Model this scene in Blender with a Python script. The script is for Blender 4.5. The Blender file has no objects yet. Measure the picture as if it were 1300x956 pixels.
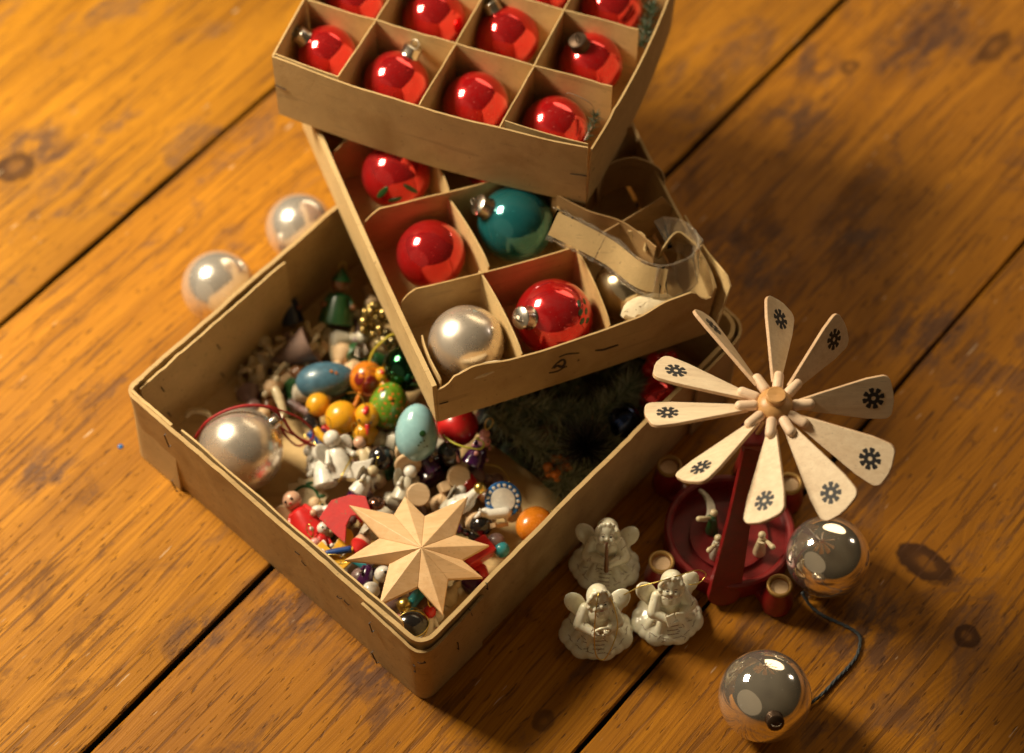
import bpy, bmesh, math, random
import numpy as np
from mathutils import Vector, Matrix, Euler
from mathutils.bvhtree import BVHTree
R = math.radians; PI = math.pi
rnd = random.Random(7)
sc = bpy.context.scene
COL = sc.collection

# ------------------------------------------------------------------ camera
PITCH = R(55); DIST = 178.0; FOC = 85.0; FPX = FOC / 36 * 1300
FWD = Vector((0, math.cos(PITCH), -math.sin(PITCH))); RGT = Vector((1, 0, 0)); UPV = RGT.cross(FWD)
CAM = -FWD * DIST                      # in centimetres
cd = bpy.data.cameras.new('camera'); cam = bpy.data.objects.new('camera', cd); COL.objects.link(cam)
cam.location = CAM * .01; cam.rotation_euler = (R(35), 0, 0)
cd.lens = FOC; cd.sensor_width = 36; cd.shift_y = -44.5 / 1300
cd.clip_start = .05; cd.clip_end = 50
cd.dof.use_dof = True; cd.dof.focus_distance = 1.585; cd.dof.aperture_fstop = 3.0; cd.dof.aperture_blades = 8
sc.camera = cam

# ------------------------------------------------------------------ light: a lamp high on the left, a weak one far right, two added soft fills, dim warm room
w = bpy.data.worlds.new('World'); sc.world = w; w.use_nodes = True
nt = w.node_tree; bg = nt.nodes['Background']
tc = nt.nodes.new('ShaderNodeTexCoord'); nz = nt.nodes.new('ShaderNodeTexNoise'); nz.inputs['Scale'].default_value = 1.1
nz.inputs['Detail'].default_value = 1
cr = nt.nodes.new('ShaderNodeValToRGB')
cr.color_ramp.elements[0].position = .30; cr.color_ramp.elements[0].color = (.38, .25, .12, 1)
cr.color_ramp.elements[1].position = .70; cr.color_ramp.elements[1].color = (.68, .49, .26, 1)
nt.links.new(tc.outputs['Generated'], nz.inputs['Vector']); nt.links.new(nz.outputs['Fac'], cr.inputs['Fac'])
nt.links.new(cr.outputs['Color'], bg.inputs['Color'])
sx_ = nt.nodes.new('ShaderNodeSeparateXYZ'); mr_ = nt.nodes.new('ShaderNodeMapRange')      # the ceiling of the room is paler than its walls
nt.links.new(tc.outputs['Generated'], sx_.inputs[0]); nt.links.new(sx_.outputs[2], mr_.inputs[0])
for k_, v_ in ((1, .1), (2, .75), (3, .042), (4, .125)): mr_.inputs[k_].default_value = v_
nt.links.new(mr_.outputs[0], bg.inputs['Strength'])

def area(name, direction, dist, size, power, color, target=(0, -5, 5), shape='RECTANGLE'):
    l = bpy.data.lights.new(name, 'AREA'); l.shape = shape; l.size = size[0]; l.size_y = size[1]
    l.energy = power; l.color = color
    o = bpy.data.objects.new(name, l); COL.objects.link(o)
    t = Vector(target) * .01; d = Vector(direction).normalized()
    o.location = t + d * dist; o.rotation_euler = (-d).to_track_quat('-Z', 'Y').to_euler()
    return o
area('lamp_key', (-.66, .27, .74), 1.17, (.34, .28), 26, (1, .85, .60), (-2, -4, 5))
area('fill_back', (.22, .76, .62), 1.5, (1.5, 1.1), 10.5, (1, .79, .48), (34, 24, 0), 'ELLIPSE')  # added fill: lightens the upper right floor and softens the shadows
area('fill_front', (-.66, -.62, .46), 2.6, (3.4, 2.6), 3.8, (1, .76, .46), (0, -5, 5), 'ELLIPSE')  # added broad fill from the camera side, not a lamp of the room
area('lamp_far', (.84, .34, .36), 2.4, (.22, .3), 1.8, (1, .86, .70))
sc.view_settings.view_transform = 'Standard'; sc.view_settings.look = 'None'
sc.view_settings.exposure = 0; sc.view_settings.gamma = 1
sc.render.engine = 'CYCLES'

# ------------------------------------------------------------------ helpers (all geometry in centimetres, converted on creation)
def at(px, py, z=0.0):
    """point of the place that lies at height z (cm) behind a pixel of the photograph"""
    d = FWD + RGT * ((px - 650) / FPX) - UPV * ((py - 433.5) / FPX)
    return CAM + d * ((z - CAM.z) / d.z)
def xf(g, M): return ([M @ Vector(v) for v in g[0]], g[1])
def mv(g, x, y=0, z=0): return xf(g, Matrix.Translation((x, y, z)))
def merge(*gs):
    V = []; F = []
    for g in gs:
        n = len(V); V += list(g[0]); F += [tuple(i + n for i in f) for f in g[1]]
    return V, F
def rotm(x=0, y=0, z=0): return Euler((R(x), R(y), R(z))).to_matrix().to_4x4()
def aim(d):  # z axis to d
    return Vector(d).to_track_quat('Z', 'Y').to_matrix().to_4x4()
def sph(r=1, c=(0, 0, 0), s=(1, 1, 1), M=None, u=28, v=18):
    V = [(0, 0, r * s[2])]; F = []
    for i in range(1, v):
        a = PI * i / v
        for j in range(u):
            b = 2 * PI * j / u; V.append((r * s[0] * math.sin(a) * math.cos(b), r * s[1] * math.sin(a) * math.sin(b), r * s[2] * math.cos(a)))
    V.append((0, 0, -r * s[2])); n = len(V) - 1
    for j in range(u):
        k = (j + 1) % u; F.append((0, 1 + j, 1 + k)); F.append((n, n - u + k, n - u + j))
        for i in range(v - 2): F.append((1 + i * u + j, 1 + (i + 1) * u + j, 1 + (i + 1) * u + k, 1 + i * u + k))
    g = (V, F)
    if M is not None: g = xf(g, M)
    return mv(g, *c)
def lathe(prof, seg=28, M=None):
    V = []; F = []; n = len(prof)
    for r, z in prof:
        for j in range(seg):
            b = 2 * PI * j / seg; V.append((r * math.cos(b), r * math.sin(b), z))
    for i in range(n - 1):
        for j in range(seg):
            k = (j + 1) % seg; F.append((i * seg + j, i * seg + k, (i + 1) * seg + k, (i + 1) * seg + j))
    shut = prof[0] == prof[-1]
    if prof[0][0] > 1e-6 and not shut: F.append(tuple(range(seg))[::-1])
    if prof[-1][0] > 1e-6 and not shut: F.append(tuple((n - 1) * seg + j for j in range(seg)))
    g = (V, F)
    return xf(g, M) if M is not None else g
def smooth_path(pts, n=6, closed=False):
    P = [Vector(p) for p in pts]; out = []; m = len(P)
    for i in range(m if closed else m - 1):
        p0 = P[(i - 1) % m] if closed or i > 0 else P[i]; p1 = P[i]; p2 = P[(i + 1) % m]
        p3 = P[(i + 2) % m] if closed or i + 2 < m else P[(i + 1) % m]
        for k in range(n):
            t = k / n
            out.append(.5 * ((2 * p1) + (p2 - p0) * t + (2 * p0 - 5 * p1 + 4 * p2 - p3) * t * t + (3 * p1 - p0 - 3 * p2 + p3) * t ** 3))
    if not closed: out.append(P[-1])
    return out
def tube(pts, r, seg=8, closed=False):
    P = [Vector(p) for p in pts]; V = []; F = []; n = len(P)
    rr = r if callable(r) else (lambda t: r)
    up = Vector((0.13, .27, .95)).normalized()
    for i in range(n):
        a = P[(i - 1) % n] if closed or i else P[0]; b = P[(i + 1) % n] if closed or i < n - 1 else P[-1]
        t = (b - a).normalized(); s = t.cross(up)
        if s.length < .1: s = t.cross(Vector((1, 0, 0)))
        s.normalize(); q = s.cross(t); q.normalize()
        for j in range(seg):
            c = 2 * PI * j / seg; V.append(P[i] + (s * math.cos(c) + q * math.sin(c)) * rr(i / max(1, n - 1)))
    for i in range(n if closed else n - 1):
        for j in range(seg):
            k = (j + 1) % seg; a = i * seg; b = ((i + 1) % n) * seg; F.append((a + j, a + k, b + k, b + j))
    if not closed: F.append(tuple(range(seg))[::-1]); F.append(tuple((n - 1) * seg + j for j in range(seg)))
    return V, F
def capsule(a, b, r0, r1=None, seg=14):
    a = Vector(a); b = Vector(b); r1 = r0 if r1 is None else r1; L = (b - a).length
    prof = [(r0 * math.cos(t) , -r0 * math.sin(t)) for t in [PI / 2 * (1 - k / 5) for k in range(6)]]
    prof += [(r1 * math.cos(t), L + r1 * math.sin(t)) for t in [PI / 2 * k / 5 for k in range(6)]]
    prof[0] = (0, prof[0][1]); prof[-1] = (0, prof[-1][1])
    return xf(lathe(prof, seg), Matrix.Translation(a) @ aim(b - a))
def box(sx, sy, sz, c=(0, 0, 0), M=None):
    V = [(x * sx / 2, y * sy / 2, z * sz / 2) for x in (-1, 1) for y in (-1, 1) for z in (-1, 1)]
    F = [(0, 1, 3, 2), (4, 6, 7, 5), (0, 4, 5, 1), (2, 3, 7, 6), (0, 2, 6, 4), (1, 5, 7, 3)]
    g = (V, F)
    if M is not None: g = xf(g, M)
    return mv(g, *c)
def poly(pts, t, M=None):
    n = len(pts); V = [(p[0], p[1], 0) for p in pts] + [(p[0], p[1], t) for p in pts]
    F = [tuple(range(n))[::-1], tuple(range(n, 2 * n))] + [(i, (i + 1) % n, n + (i + 1) % n, n + i) for i in range(n)]
    g = (V, F)
    return xf(g, M) if M is not None else g
def sheet(path, z0, z1, th, closed=False, lean=0.0, nz_=4, top_noise=0.0, seed=1):
    """bent card standing on edge along a plan path; z0/z1 numbers or functions of arc parameter"""
    r = random.Random(seed)
    P = [Vector((p[0], p[1], 0)) for p in path]; n = len(P); V = []; F = []
    d = [0]
    for i in range(1, n): d.append(d[-1] + (P[i] - P[i - 1]).length)
    L = d[-1]
    f0 = z0 if callable(z0) else (lambda t: z0); f1 = z1 if callable(z1) else (lambda t: z1)
    N = []
    for i in range(n):
        a = P[(i - 1) % n] if closed or i else P[0]; b = P[(i + 1) % n] if closed or i < n - 1 else P[-1]
        t = (b - a).normalized(); N.append(Vector((t.y, -t.x, 0)))
    for i in range(n):
        t = d[i] / L; a = f0(t); b = f1(t) + r.uniform(-1, 1) * top_noise
        for k in range(nz_ + 1):
            z = a + (b - a) * k / nz_; o = N[i] * lean * (k / nz_)
            V.append(P[i] + N[i] * th / 2 + o + Vector((0, 0, z)))
            V.append(P[i] - N[i] * th / 2 + o + Vector((0, 0, z)))
    w_ = 2 * (nz_ + 1)
    for i in range(n if closed else n - 1):
        A = i * w_; B = ((i + 1) % n) * w_
        for k in range(nz_):
            F.append((A + 2 * k, B + 2 * k, B + 2 * k + 2, A + 2 * k + 2))
            F.append((A + 2 * k + 1, A + 2 * k + 3, B + 2 * k + 3, B + 2 * k + 1))
        F.append((A, A + 1, B + 1, B)); t_ = 2 * nz_; F.append((A + t_, B + t_, B + t_ + 1, A + t_ + 1))
    if not closed:
        for A, s in ((0, 1), ((n - 1) * w_, -1)):
            for k in range(nz_):
                q = (A + 2 * k, A + 2 * k + 2, A + 2 * k + 3, A + 2 * k + 1); F.append(q[::s])
    return V, F
def line(a, b, n=16, bow=0.0, jit=0.0, seed=3):
    r = random.Random(seed); a = Vector((a[0], a[1], 0)); b = Vector((b[0], b[1], 0)); t = (b - a).normalized(); nn = Vector((t.y, -t.x, 0))
    return [a.lerp(b, i / n) + nn * (bow * 4 * (i / n) * (1 - i / n) + (r.uniform(-jit, jit) if 0 < i < n else 0)) for i in range(n + 1)]
def mesh_of(name, g):
    me = bpy.data.meshes.new(name); me.from_pydata([tuple(Vector(v) * .01) for v in g[0]], [], g[1])
    bm = bmesh.new(); bm.from_mesh(me); bmesh.ops.recalc_face_normals(bm, faces=bm.faces); bm.to_mesh(me); bm.free()
    return me
def obj(name, g, mat, parent=None, loc=(0, 0, 0), rot=None, smooth=False, bevel=0, kind=None, label=None, color=None):
    me = g if isinstance(g, bpy.types.Mesh) else mesh_of(name, g)
    o = bpy.data.objects.new(name, me); COL.objects.link(o)
    if mat is not None and not me.materials: me.materials.append(mat)
    o.location = Vector(loc) * .01
    if rot is not None: o.rotation_euler = rot if isinstance(rot, Euler) else Euler([R(a) for a in rot])
    if smooth:
        for p in me.polygons: p.use_smooth = True
        if smooth != True: me.set_sharp_from_angle(angle=R(smooth))
    if bevel:
        b = o.modifiers.new('bevel', 'BEVEL'); b.width = bevel * .01; b.segments = 2; b.limit_method = 'ANGLE'; b.angle_limit = R(35)
    if parent: o.parent = parent
    if kind: o['kind'] = kind
    if label: o['label'] = label
    if color: o.color = color
    return o
def thing(name, label, cat, loc=(0, 0, 0), rot=None, group=None):
    o = bpy.data.objects.new(name, None); COL.objects.link(o); o.location = Vector(loc) * .01; o.empty_display_size = .02
    if rot is not None: o.rotation_euler = rot if isinstance(rot, Euler) else Euler([R(a) for a in rot])
    return tag(o, label, cat, group)
def tag(o, label, cat, group=None):
    o['label'] = label; o['category'] = cat
    if group: o['group'] = group
    return o
def fuse(g, voxel=.08, smooth_it=3):
    """voxel-fuse overlapping solids into one continuous skin; returns mesh in centimetre list form"""
    me = mesh_of('tmp', g); o = bpy.data.objects.new('tmp', me); COL.objects.link(o)
    m = o.modifiers.new('r', 'REMESH'); m.mode = 'VOXEL'; m.voxel_size = voxel * .01
    s = o.modifiers.new('s', 'SMOOTH'); s.iterations = smooth_it; s.factor = .5
    dg = bpy.context.evaluated_depsgraph_get(); ev = o.evaluated_get(dg); m2 = bpy.data.meshes.new_from_object(ev)
    out = ([v.co * 100 for v in m2.vertices], [tuple(p.vertices) for p in m2.polygons])
    bpy.data.objects.remove(o); bpy.data.meshes.remove(me); bpy.data.meshes.remove(m2)
    return out

# ------------------------------------------------------------------ materials
class NT:
    def __init__(s, name):
        s.m = bpy.data.materials.new(name); s.m.use_nodes = True; s.t = s.m.node_tree; s.b = s.t.nodes['Principled BSDF']
    def n(s, ty, **kw):
        o = s.t.nodes.new('ShaderNode' + ty)
        for k, v in kw.items():
            if k in o.inputs: s.set(o.inputs[k], v)
            else: setattr(o, k, v)
        return o
    def set(s, i, v):
        if isinstance(v, bpy.types.NodeSocket): s.t.links.new(v, i)
        else: i.default_value = v
    def P(s, **kw):
        for k, v in kw.items(): s.set(s.b.inputs[k.replace('_', ' ')], v)
    def math(s, op, a, b=0.0, c=0.0):
        o = s.t.nodes.new('ShaderNodeMath'); o.operation = op; s.set(o.inputs[0], a); s.set(o.inputs[1], b); s.set(o.inputs[2], c); return o.outputs[0]
    def mix(s, f, a, b, mode='MIX'):
        o = s.t.nodes.new('ShaderNodeMix'); o.data_type = 'RGBA'; o.blend_type = mode
        s.set(o.inputs[0], f); s.set(o.inputs[6], a); s.set(o.inputs[7], b); return o.outputs[2]
    def ramp(s, f, *st, mode='LINEAR'):
        o = s.t.nodes.new('ShaderNodeValToRGB'); e = o.color_ramp; e.interpolation = mode; s.set(o.inputs[0], f)
        while len(e.elements) < len(st): e.elements.new(.5)
        for x, (p, c) in zip(e.elements, st): x.position = p; x.color = c if len(c) == 4 else (*c, 1)
        return o.outputs[0]
    def noise(s, vec, scale, detail=4, rough=.5, dist=0):
        o = s.n('TexNoise', Scale=scale, Detail=detail, Roughness=rough, Distortion=dist); s.t.links.new(vec, o.inputs['Vector']); return o.outputs['Fac']
    def mapping(s, vec, scale=(1, 1, 1), rot=(0, 0, 0), loc=(0, 0, 0)):
        o = s.n('Mapping'); s.t.links.new(vec, o.inputs['Vector']); o.inputs['Scale'].default_value = scale; o.inputs['Rotation'].default_value = rot; o.inputs['Location'].default_value = loc; return o.outputs[0]
    def bump(s, h, strength, dist=.001, normal=None):
        o = s.n('Bump', Strength=strength, Distance=dist); s.t.links.new(h, o.inputs['Height'])
        if normal is not None: s.t.links.new(normal, o.inputs['Normal'])
        return o.outputs[0]
def c4(c): return (*c, 1)
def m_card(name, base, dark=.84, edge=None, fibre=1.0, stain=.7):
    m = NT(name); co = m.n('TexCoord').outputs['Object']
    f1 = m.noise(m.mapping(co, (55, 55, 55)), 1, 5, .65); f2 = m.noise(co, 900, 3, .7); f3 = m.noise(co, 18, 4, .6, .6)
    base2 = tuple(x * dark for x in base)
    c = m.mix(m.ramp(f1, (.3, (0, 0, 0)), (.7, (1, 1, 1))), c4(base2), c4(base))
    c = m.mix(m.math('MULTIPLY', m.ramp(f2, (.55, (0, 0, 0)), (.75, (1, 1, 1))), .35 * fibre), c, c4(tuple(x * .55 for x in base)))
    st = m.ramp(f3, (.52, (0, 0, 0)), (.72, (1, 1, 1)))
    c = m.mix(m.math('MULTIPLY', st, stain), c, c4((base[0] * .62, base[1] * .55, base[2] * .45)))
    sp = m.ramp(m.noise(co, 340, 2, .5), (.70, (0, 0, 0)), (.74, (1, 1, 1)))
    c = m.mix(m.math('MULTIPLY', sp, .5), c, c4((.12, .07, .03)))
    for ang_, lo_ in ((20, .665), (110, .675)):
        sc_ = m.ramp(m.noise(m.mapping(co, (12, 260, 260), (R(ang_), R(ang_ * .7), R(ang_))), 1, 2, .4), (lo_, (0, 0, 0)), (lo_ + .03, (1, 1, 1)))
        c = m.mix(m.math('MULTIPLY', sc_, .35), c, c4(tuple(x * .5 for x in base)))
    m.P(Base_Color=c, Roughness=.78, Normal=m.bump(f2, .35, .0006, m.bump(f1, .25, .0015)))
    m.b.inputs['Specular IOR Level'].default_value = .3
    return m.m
def m_paint(name, col, rough=.28, var=.22, coat=.3, speck=None, metal=0.0, bump=.15):
    m = NT(name); co = m.n('TexCoord').outputs['Object']
    f = m.noise(co, 160, 4, .6); g = m.noise(co, 700, 2, .6)
    c = m.mix(m.ramp(f, (.3, (0, 0, 0)), (.7, (1, 1, 1))), c4(tuple(x * (1 - var) for x in col)), c4(col))
    if col[0] > .3 and not metal: c = m.mix(m.math('MULTIPLY', m.ramp(m.noise(co, 210, 3, .6), (.66, (0, 0, 0)), (.69, (1, 1, 1))), .75), c, (.22, .13, .06, 1))   # chips and grime
    if speck: c = m.mix(m.ramp(m.noise(co, 420, 1), (.63, (0, 0, 0)), (.67, (1, 1, 1))), c, c4(speck))
    m.P(Base_Color=c, Roughness=m.math('ADD', m.math('MULTIPLY', f, .2), rough - .08), Metallic=metal, Coat_Weight=coat, Coat_Roughness=.12, Normal=m.bump(g, bump, .0003))
    return m.m
def m_wood(name, a, b, scale=1.0, rough=.55, speck=True, axis='x'):
    m = NT(name); co = m.n('TexCoord').outputs['Object']
    s = {'x': (25, 260, 260), 'y': (260, 25, 260), 'z': (260, 260, 25)}[axis]
    f = m.noise(m.mapping(co, tuple(k * scale for k in s)), 1, 5, .65, .4)
    c = m.mix(m.ramp(f, (.3, (0, 0, 0)), (.72, (1, 1, 1))), c4(a), c4(b))
    if speck: c = m.mix(m.math('MULTIPLY', m.ramp(m.noise(m.mapping(co, tuple(k * 4 for k in s)), 1, 2), (.62, (0, 0, 0)), (.7, (1, 1, 1))), .35), c, c4(tuple(x * .5 for x in a)))
    st = m.ramp(m.noise(co, 22, 5, .65, .4), (.50, (0, 0, 0)), (.72, (1, 1, 1)))
    c = m.mix(m.math('MULTIPLY', st, .45), c, c4((a[0] * .62, a[1] * .52, a[2] * .42)))
    m.P(Base_Color=c, Roughness=rough, Normal=m.bump(f, .2, .0004))
    return m.m
def m_bauble(name, col, rough=.08, spot=.12, spotcol=(.25, .16, .1), coat=.6, metal=1.0, haze=.15):
    """lacquered mirror glass with age spots, dust and slight waviness"""
    m = NT(name); co = m.n('TexCoord').outputs['Object']
    f = m.noise(co, 45, 5, .65); g = m.noise(co, 420, 3, .6)
    sp = m.ramp(g, (.66, (0, 0, 0)), (.74, (1, 1, 1)))
    c = m.mix(m.math('MULTIPLY', sp, spot * 3), c4(col), c4(spotcol))
    c = m.mix(m.math('MULTIPLY', m.ramp(f, (.45, (0, 0, 0)), (.75, (1, 1, 1))), haze), c, c4(tuple(min(1, x * .55 + .12) for x in col)))  # haze: dust, and on the reds a painted-in sheen of the ceiling
    rg = m.math('ADD', m.math('MULTIPLY', m.ramp(f, (.4, (0, 0, 0)), (.8, (1, 1, 1))), .16), rough)
    m.P(Base_Color=c, Metallic=m.math('SUBTRACT', metal, m.math('MULTIPLY', sp, .4)), Roughness=rg, Coat_Weight=coat, Coat_Roughness=.05, Normal=m.bump(m.noise(co, 28, 2), .12, .003))
    return m.m
def m_plain(name, col, rough=.4, metal=0.0, trans=0.0):
    m = NT(name); co = m.n('TexCoord').outputs['Object']; f = m.noise(co, 300, 3)
    c = m.mix(f, c4(tuple(x * .75 for x in col)), c4(col)); m.P(Base_Color=c, Roughness=rough, Metallic=metal, Transmission_Weight=trans)
    return m.m

DIRA = R(50.6)   # direction of the floorboards
def floor_material():
    m = NT('old_varnished_pine'); geo = m.n('NewGeometry').outputs['Position']
    oc = m.n('ObjectInfo'); tint = oc.outputs['Color']; ran = oc.outputs['Random']
    loc = m.mapping(geo, (1, 1, 1), (0, 0, -DIRA))       # x along the board, y across
    # knots bend the grain and darken the wood: (pixel, length radius, width radius, darkness, core)
    knots = [(1175, 715, 1.35, 2.3, 1.0), (1228, 808, 1.0, 1.0, .95), (1263, 60, 2.2, 1.0, .7), (1080, 85, 1.0, .8, .7), (20, 212, 1.8, 1.5, .8), (690, 915, 1.0, .8, .6)]
    sep = m.n('SeparateXYZ', Vector=loc); X = sep.outputs[0]; Y = sep.outputs[1]
    dark = None; bend = None; ringd = None; core = None
    for i, (px, py, a, b, k) in enumerate(knots):
        p = at(px, py, 0) * .01; lx = p.x * math.cos(DIRA) + p.y * math.sin(DIRA); ly = -p.x * math.sin(DIRA) + p.y * math.cos(DIRA)
        if i == 0: dummy = 0
        dx = m.math('DIVIDE', m.math('SUBTRACT', X, lx), a * .01); dy = m.math('DIVIDE', m.math('SUBTRACT', Y, ly), b * .01)
        d2 = m.math('ADD', m.math('MULTIPLY', dx, dx), m.math('MULTIPLY', dy, dy))
        sx = m.math('MULTIPLY', dx, .30)
        e2 = m.math('ADD', m.math('MULTIPLY', sx, sx), m.math('MULTIPLY', dy, dy))
        bd = m.math('MULTIPLY', m.math('DIVIDE', dy, m.math('ADD', e2, 1.2)), -b * .016)
        bend = bd if bend is None else m.math('ADD', bend, bd)
        wob = m.noise(m.mapping(loc, (60, 60, 1)), 1, 3, .6) if i == 0 else wob
        rg = m.math('MULTIPLY', m.ramp(m.math('ADD', m.math('POWER', d2, .5), m.math('MULTIPLY', m.math('SUBTRACT', wob, .5), .8)), (.0, (.35, .35, .35)), (.25, (.5, .5, .5)), (.42, (1, 1, 1)), (.80, (.95, .95, .95)), (1, (0, 0, 0))), k)
        dark = rg if dark is None else m.math('MAXIMUM', dark, rg)
        cc = m.math('DIVIDE', .8, m.math('ADD', 1, m.math('POWER', m.math('MULTIPLY', d2, 4.5), 3)))
        core = cc if core is None else m.math('MAXIMUM', core, cc)
    Yb = m.math('ADD', m.math('ADD', Y, bend), m.math('MULTIPLY', ran, 3.1))
    cmb = m.n('CombineXYZ', X=X, Y=Yb).outputs[0]
    wav = m.noise(m.mapping(cmb, (1.1, 5, 1)), 1, 3, .5)                       # slow wander of the grain
    Yw = m.math('ADD', Yb, m.math('MULTIPLY', wav, .07))
    rings = m.math('FRACT', m.math('MULTIPLY', Yw, 150))
    rings = m.ramp(rings, (0, (0, 0, 0)), (.55, (.35, .35, .35)), (.86, (1, 1, 1)), (.98, (.1, .1, .1)))
    cm2 = m.n('CombineXYZ', X=X, Y=Yw).outputs[0]
    fine = m.noise(m.mapping(cm2, (9, 620, 1)), 1, 4, .6)
    mid = m.noise(m.mapping(cm2, (4, 85, 1)), 1, 5, .62)
    blot = m.noise(m.mapping(loc, (4.5, 9, 1)), 1, 5, .6, .4)
    c = m.mix(m.ramp(mid, (.28, (0, 0, 0)), (.72, (1, 1, 1))), (.36, .14, .008, 1), (.66, .277, .014, 1))
    c = m.mix(m.math('MULTIPLY', rings, m.math('MULTIPLY', mid, .5)), c, (.26, .09, .008, 1))
    c = m.mix(m.math('MULTIPLY', m.ramp(fine, (.45, (0, 0, 0)), (.62, (1, 1, 1))), .42), c, (.19, .068, .005, 1))
    c = m.mix(m.ramp(blot, (.35, (0, 0, 0)), (.68, (.85, .85, .85))), m.mix(.35, c, (.25, .10, .012, 1)), c)
    stk = m.ramp(m.noise(m.mapping(loc, (2.6, 17, 1), (0, 0, 0), (5.2, .4, 0)), 1, 4, .6, .3), (.47, (0, 0, 0)), (.62, (1, 1, 1)))
    c = m.mix(m.math('MULTIPLY', stk, .5), c, (.24, .09, .006, 1))
    # worn, grimy patches where the varnish has gone
    worn = m.ramp(m.noise(m.mapping(loc, (11, 20, 1), (0, 0, 0), (3.3, 1.7, 0)), 1, 6, .68, .5), (.545, (0, 0, 0)), (.62, (1, 1, 1)))
    wn2 = m.noise(m.mapping(loc, (40, 220, 1)), 1, 3, .6)
    c = m.mix(m.math('MULTIPLY', m.math('MULTIPLY', worn, m.ramp(wn2, (.3, (.25, .25, .25)), (.6, (1, 1, 1)))), .72), c, (.125, .066, .042, 1))
    for px, py, rr in ((1200, 35, 4.5), (1150, 70, 4), (370, 770, 5), (40, 200, 5), (1100, 800, 6), (1030, 80, 3), (480, 855, 4), (950, 330, 5), (1080, 300, 4), (1010, 150, 3.5), (60, 600, 3), (250, 800, 3), (1180, 420, 5)):
        p = at(px, py, 0) * .01
        v = m.n('VectorMath', operation='DISTANCE'); m.t.links.new(geo, v.inputs[0]); v.inputs[1].default_value = p
        s = m.math('MULTIPLY', m.math('LESS_THAN', 0, 1), m.math('SUBTRACT', 1, m.math('MINIMUM', m.math('DIVIDE', v.outputs['Value'], rr * .01), 1)))
        s = m.math('MULTIPLY', s, m.ramp(m.noise(m.mapping(loc, (30, 75, 1)), 1, 5, .7), (.42, (0, 0, 0)), (.62, (1.6, 1.6, 1.6))))
        c = m.mix(m.math('MINIMUM', s, .78), c, (.085, .045, .034, 1))
    c = m.mix(m.math('MINIMUM', dark, .93), c, (.045, .016, .006, 1))
    c = m.mix(m.math('MULTIPLY', core, .35), c, (.25, .105, .025, 1))
    # pits, dents and hairline scratches
    pits = m.ramp(m.noise(m.mapping(loc, (75, 330, 1)), 1, 2, .5), (.635, (0, 0, 0)), (.70, (1, 1, 1)))
    c = m.mix(m.math('MULTIPLY', pits, .65), c, (.06, .025, .012, 1))
    scr = None
    for a, sx, sy, lo in ((20, 7, 170, .655), (-35, 9, 210, .67), (75, 8, 190, .675), (5, 14, 240, .66)):
        s = m.ramp(m.noise(m.mapping(loc, (sx, sy, 1), (0, 0, R(a)), (a, 0, 0)), 1, 2, .4, .3), (lo - .02, (0, 0, 0)), (lo + .01, (1, 1, 1)))
        scr = s if scr is None else m.math('MAXIMUM', scr, s)
    c = m.mix(m.math('MULTIPLY', scr, .55), c, (.10, .04, .015, 1))
    lt = m.ramp(m.noise(m.mapping(loc, (40, 330, 1), (0, 0, R(28)), (9, 4, 0)), 1, 2, .4), (.735, (0, 0, 0)), (.76, (1, 1, 1)))
    c = m.mix(m.math('MULTIPLY', lt, .7), c, (.62, .45, .28, 1))
    p = at(153, 567, 0) * .01
    c = m.mix(1.0, c, tint, 'MULTIPLY')
    rough = m.math('ADD', m.math('ADD', .46, m.math('MULTIPLY', worn, .2)), m.math('MULTIPLY', fine, .18))
    h = m.math('SUBTRACT', m.math('SUBTRACT', m.math('MULTIPLY', fine, .8), m.math('MULTIPLY', pits, .9)), m.math('MULTIPLY', scr, .6))
    b1 = m.bump(h, .45, .0008); b2 = m.bump(m.noise(m.mapping(loc, (5, 14, 1)), 1, 3), .3, .004, b1)
    m.P(Base_Color=c, Roughness=rough, Normal=b2, Coat_Weight=.0, Coat_Roughness=.25)
    m.b.inputs['Specular IOR Level'].default_value = .14
    return m.m

M_floor = floor_material()
M_dark = m_plain('gap_dirt', (.012, .006, .003), .9)
M_card = m_card('kraft_card', (.54, .365, .165))
M_cardpale = m_card('kraft_card_pale', (.63, .44, .205), stain=.45)
M_cardedge = m_card('kraft_card_torn_edge', (.60, .47, .30), fibre=1.5)
M_thin = m_card('divider_card', (.57, .37, .155), stain=.45)
M_ink = m_plain('ink_and_rust', (.035, .018, .010), .55)
M_cap = m_plain('tin_cap', (.74, .68, .60), .26, 1.0)
M_capdark = m_plain('rusty_cap', (.09, .055, .035), .5, .8)
M_wire = m_plain('steel_wire', (.30, .25, .20), .35, 1.0)
M_gold = m_plain('gold_thread', (.80, .60, .16), .3, 1.0)
M_red = m_bauble('red_lacquer_glass', (.76, .016, .020), .06, .10, (.6, .25, .2), haze=.35, coat=1, metal=.74)
M_red2 = m_bauble('dusty_red_lacquer_glass', (.74, .010, .014), .09, .16, (.7, .35, .28), haze=.5, coat=1, metal=.68)
M_teal = m_bauble('teal_lacquer_glass', (.016, .19, .21), .06, .06, (.1, .25, .25), metal=.6, coat=1)
M_pearl = m_bauble('pearl_glass', (.80, .70, .60), .24, .12, (.40, .28, .2), coat=.8, metal=.75)
M_pearlw = m_bauble('white_pearl_glass', (.92, .85, .77), .15, .08, (.5, .4, .3), coat=.8, metal=.76)
M_silver = m_bauble('aged_silver_glass', (.96, .88, .76), .035, .22, (.30, .22, .16), coat=.5, haze=.12, metal=.90)
M_goldb = m_bauble('champagne_glass', (.62, .50, .33), .16, .14, (.25, .17, .1))
M_greenb = m_bauble('dark_green_glass', (.01, .10, .035), .10, .06, (.02, .05, .02))
M_birch = m_wood('pale_plywood', (.66, .50, .33), (.80, .65, .46), 1, .6)
M_birchedge = m_wood('plywood_edge', (.50, .30, .16), (.66, .45, .27), 2, .6)
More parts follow.
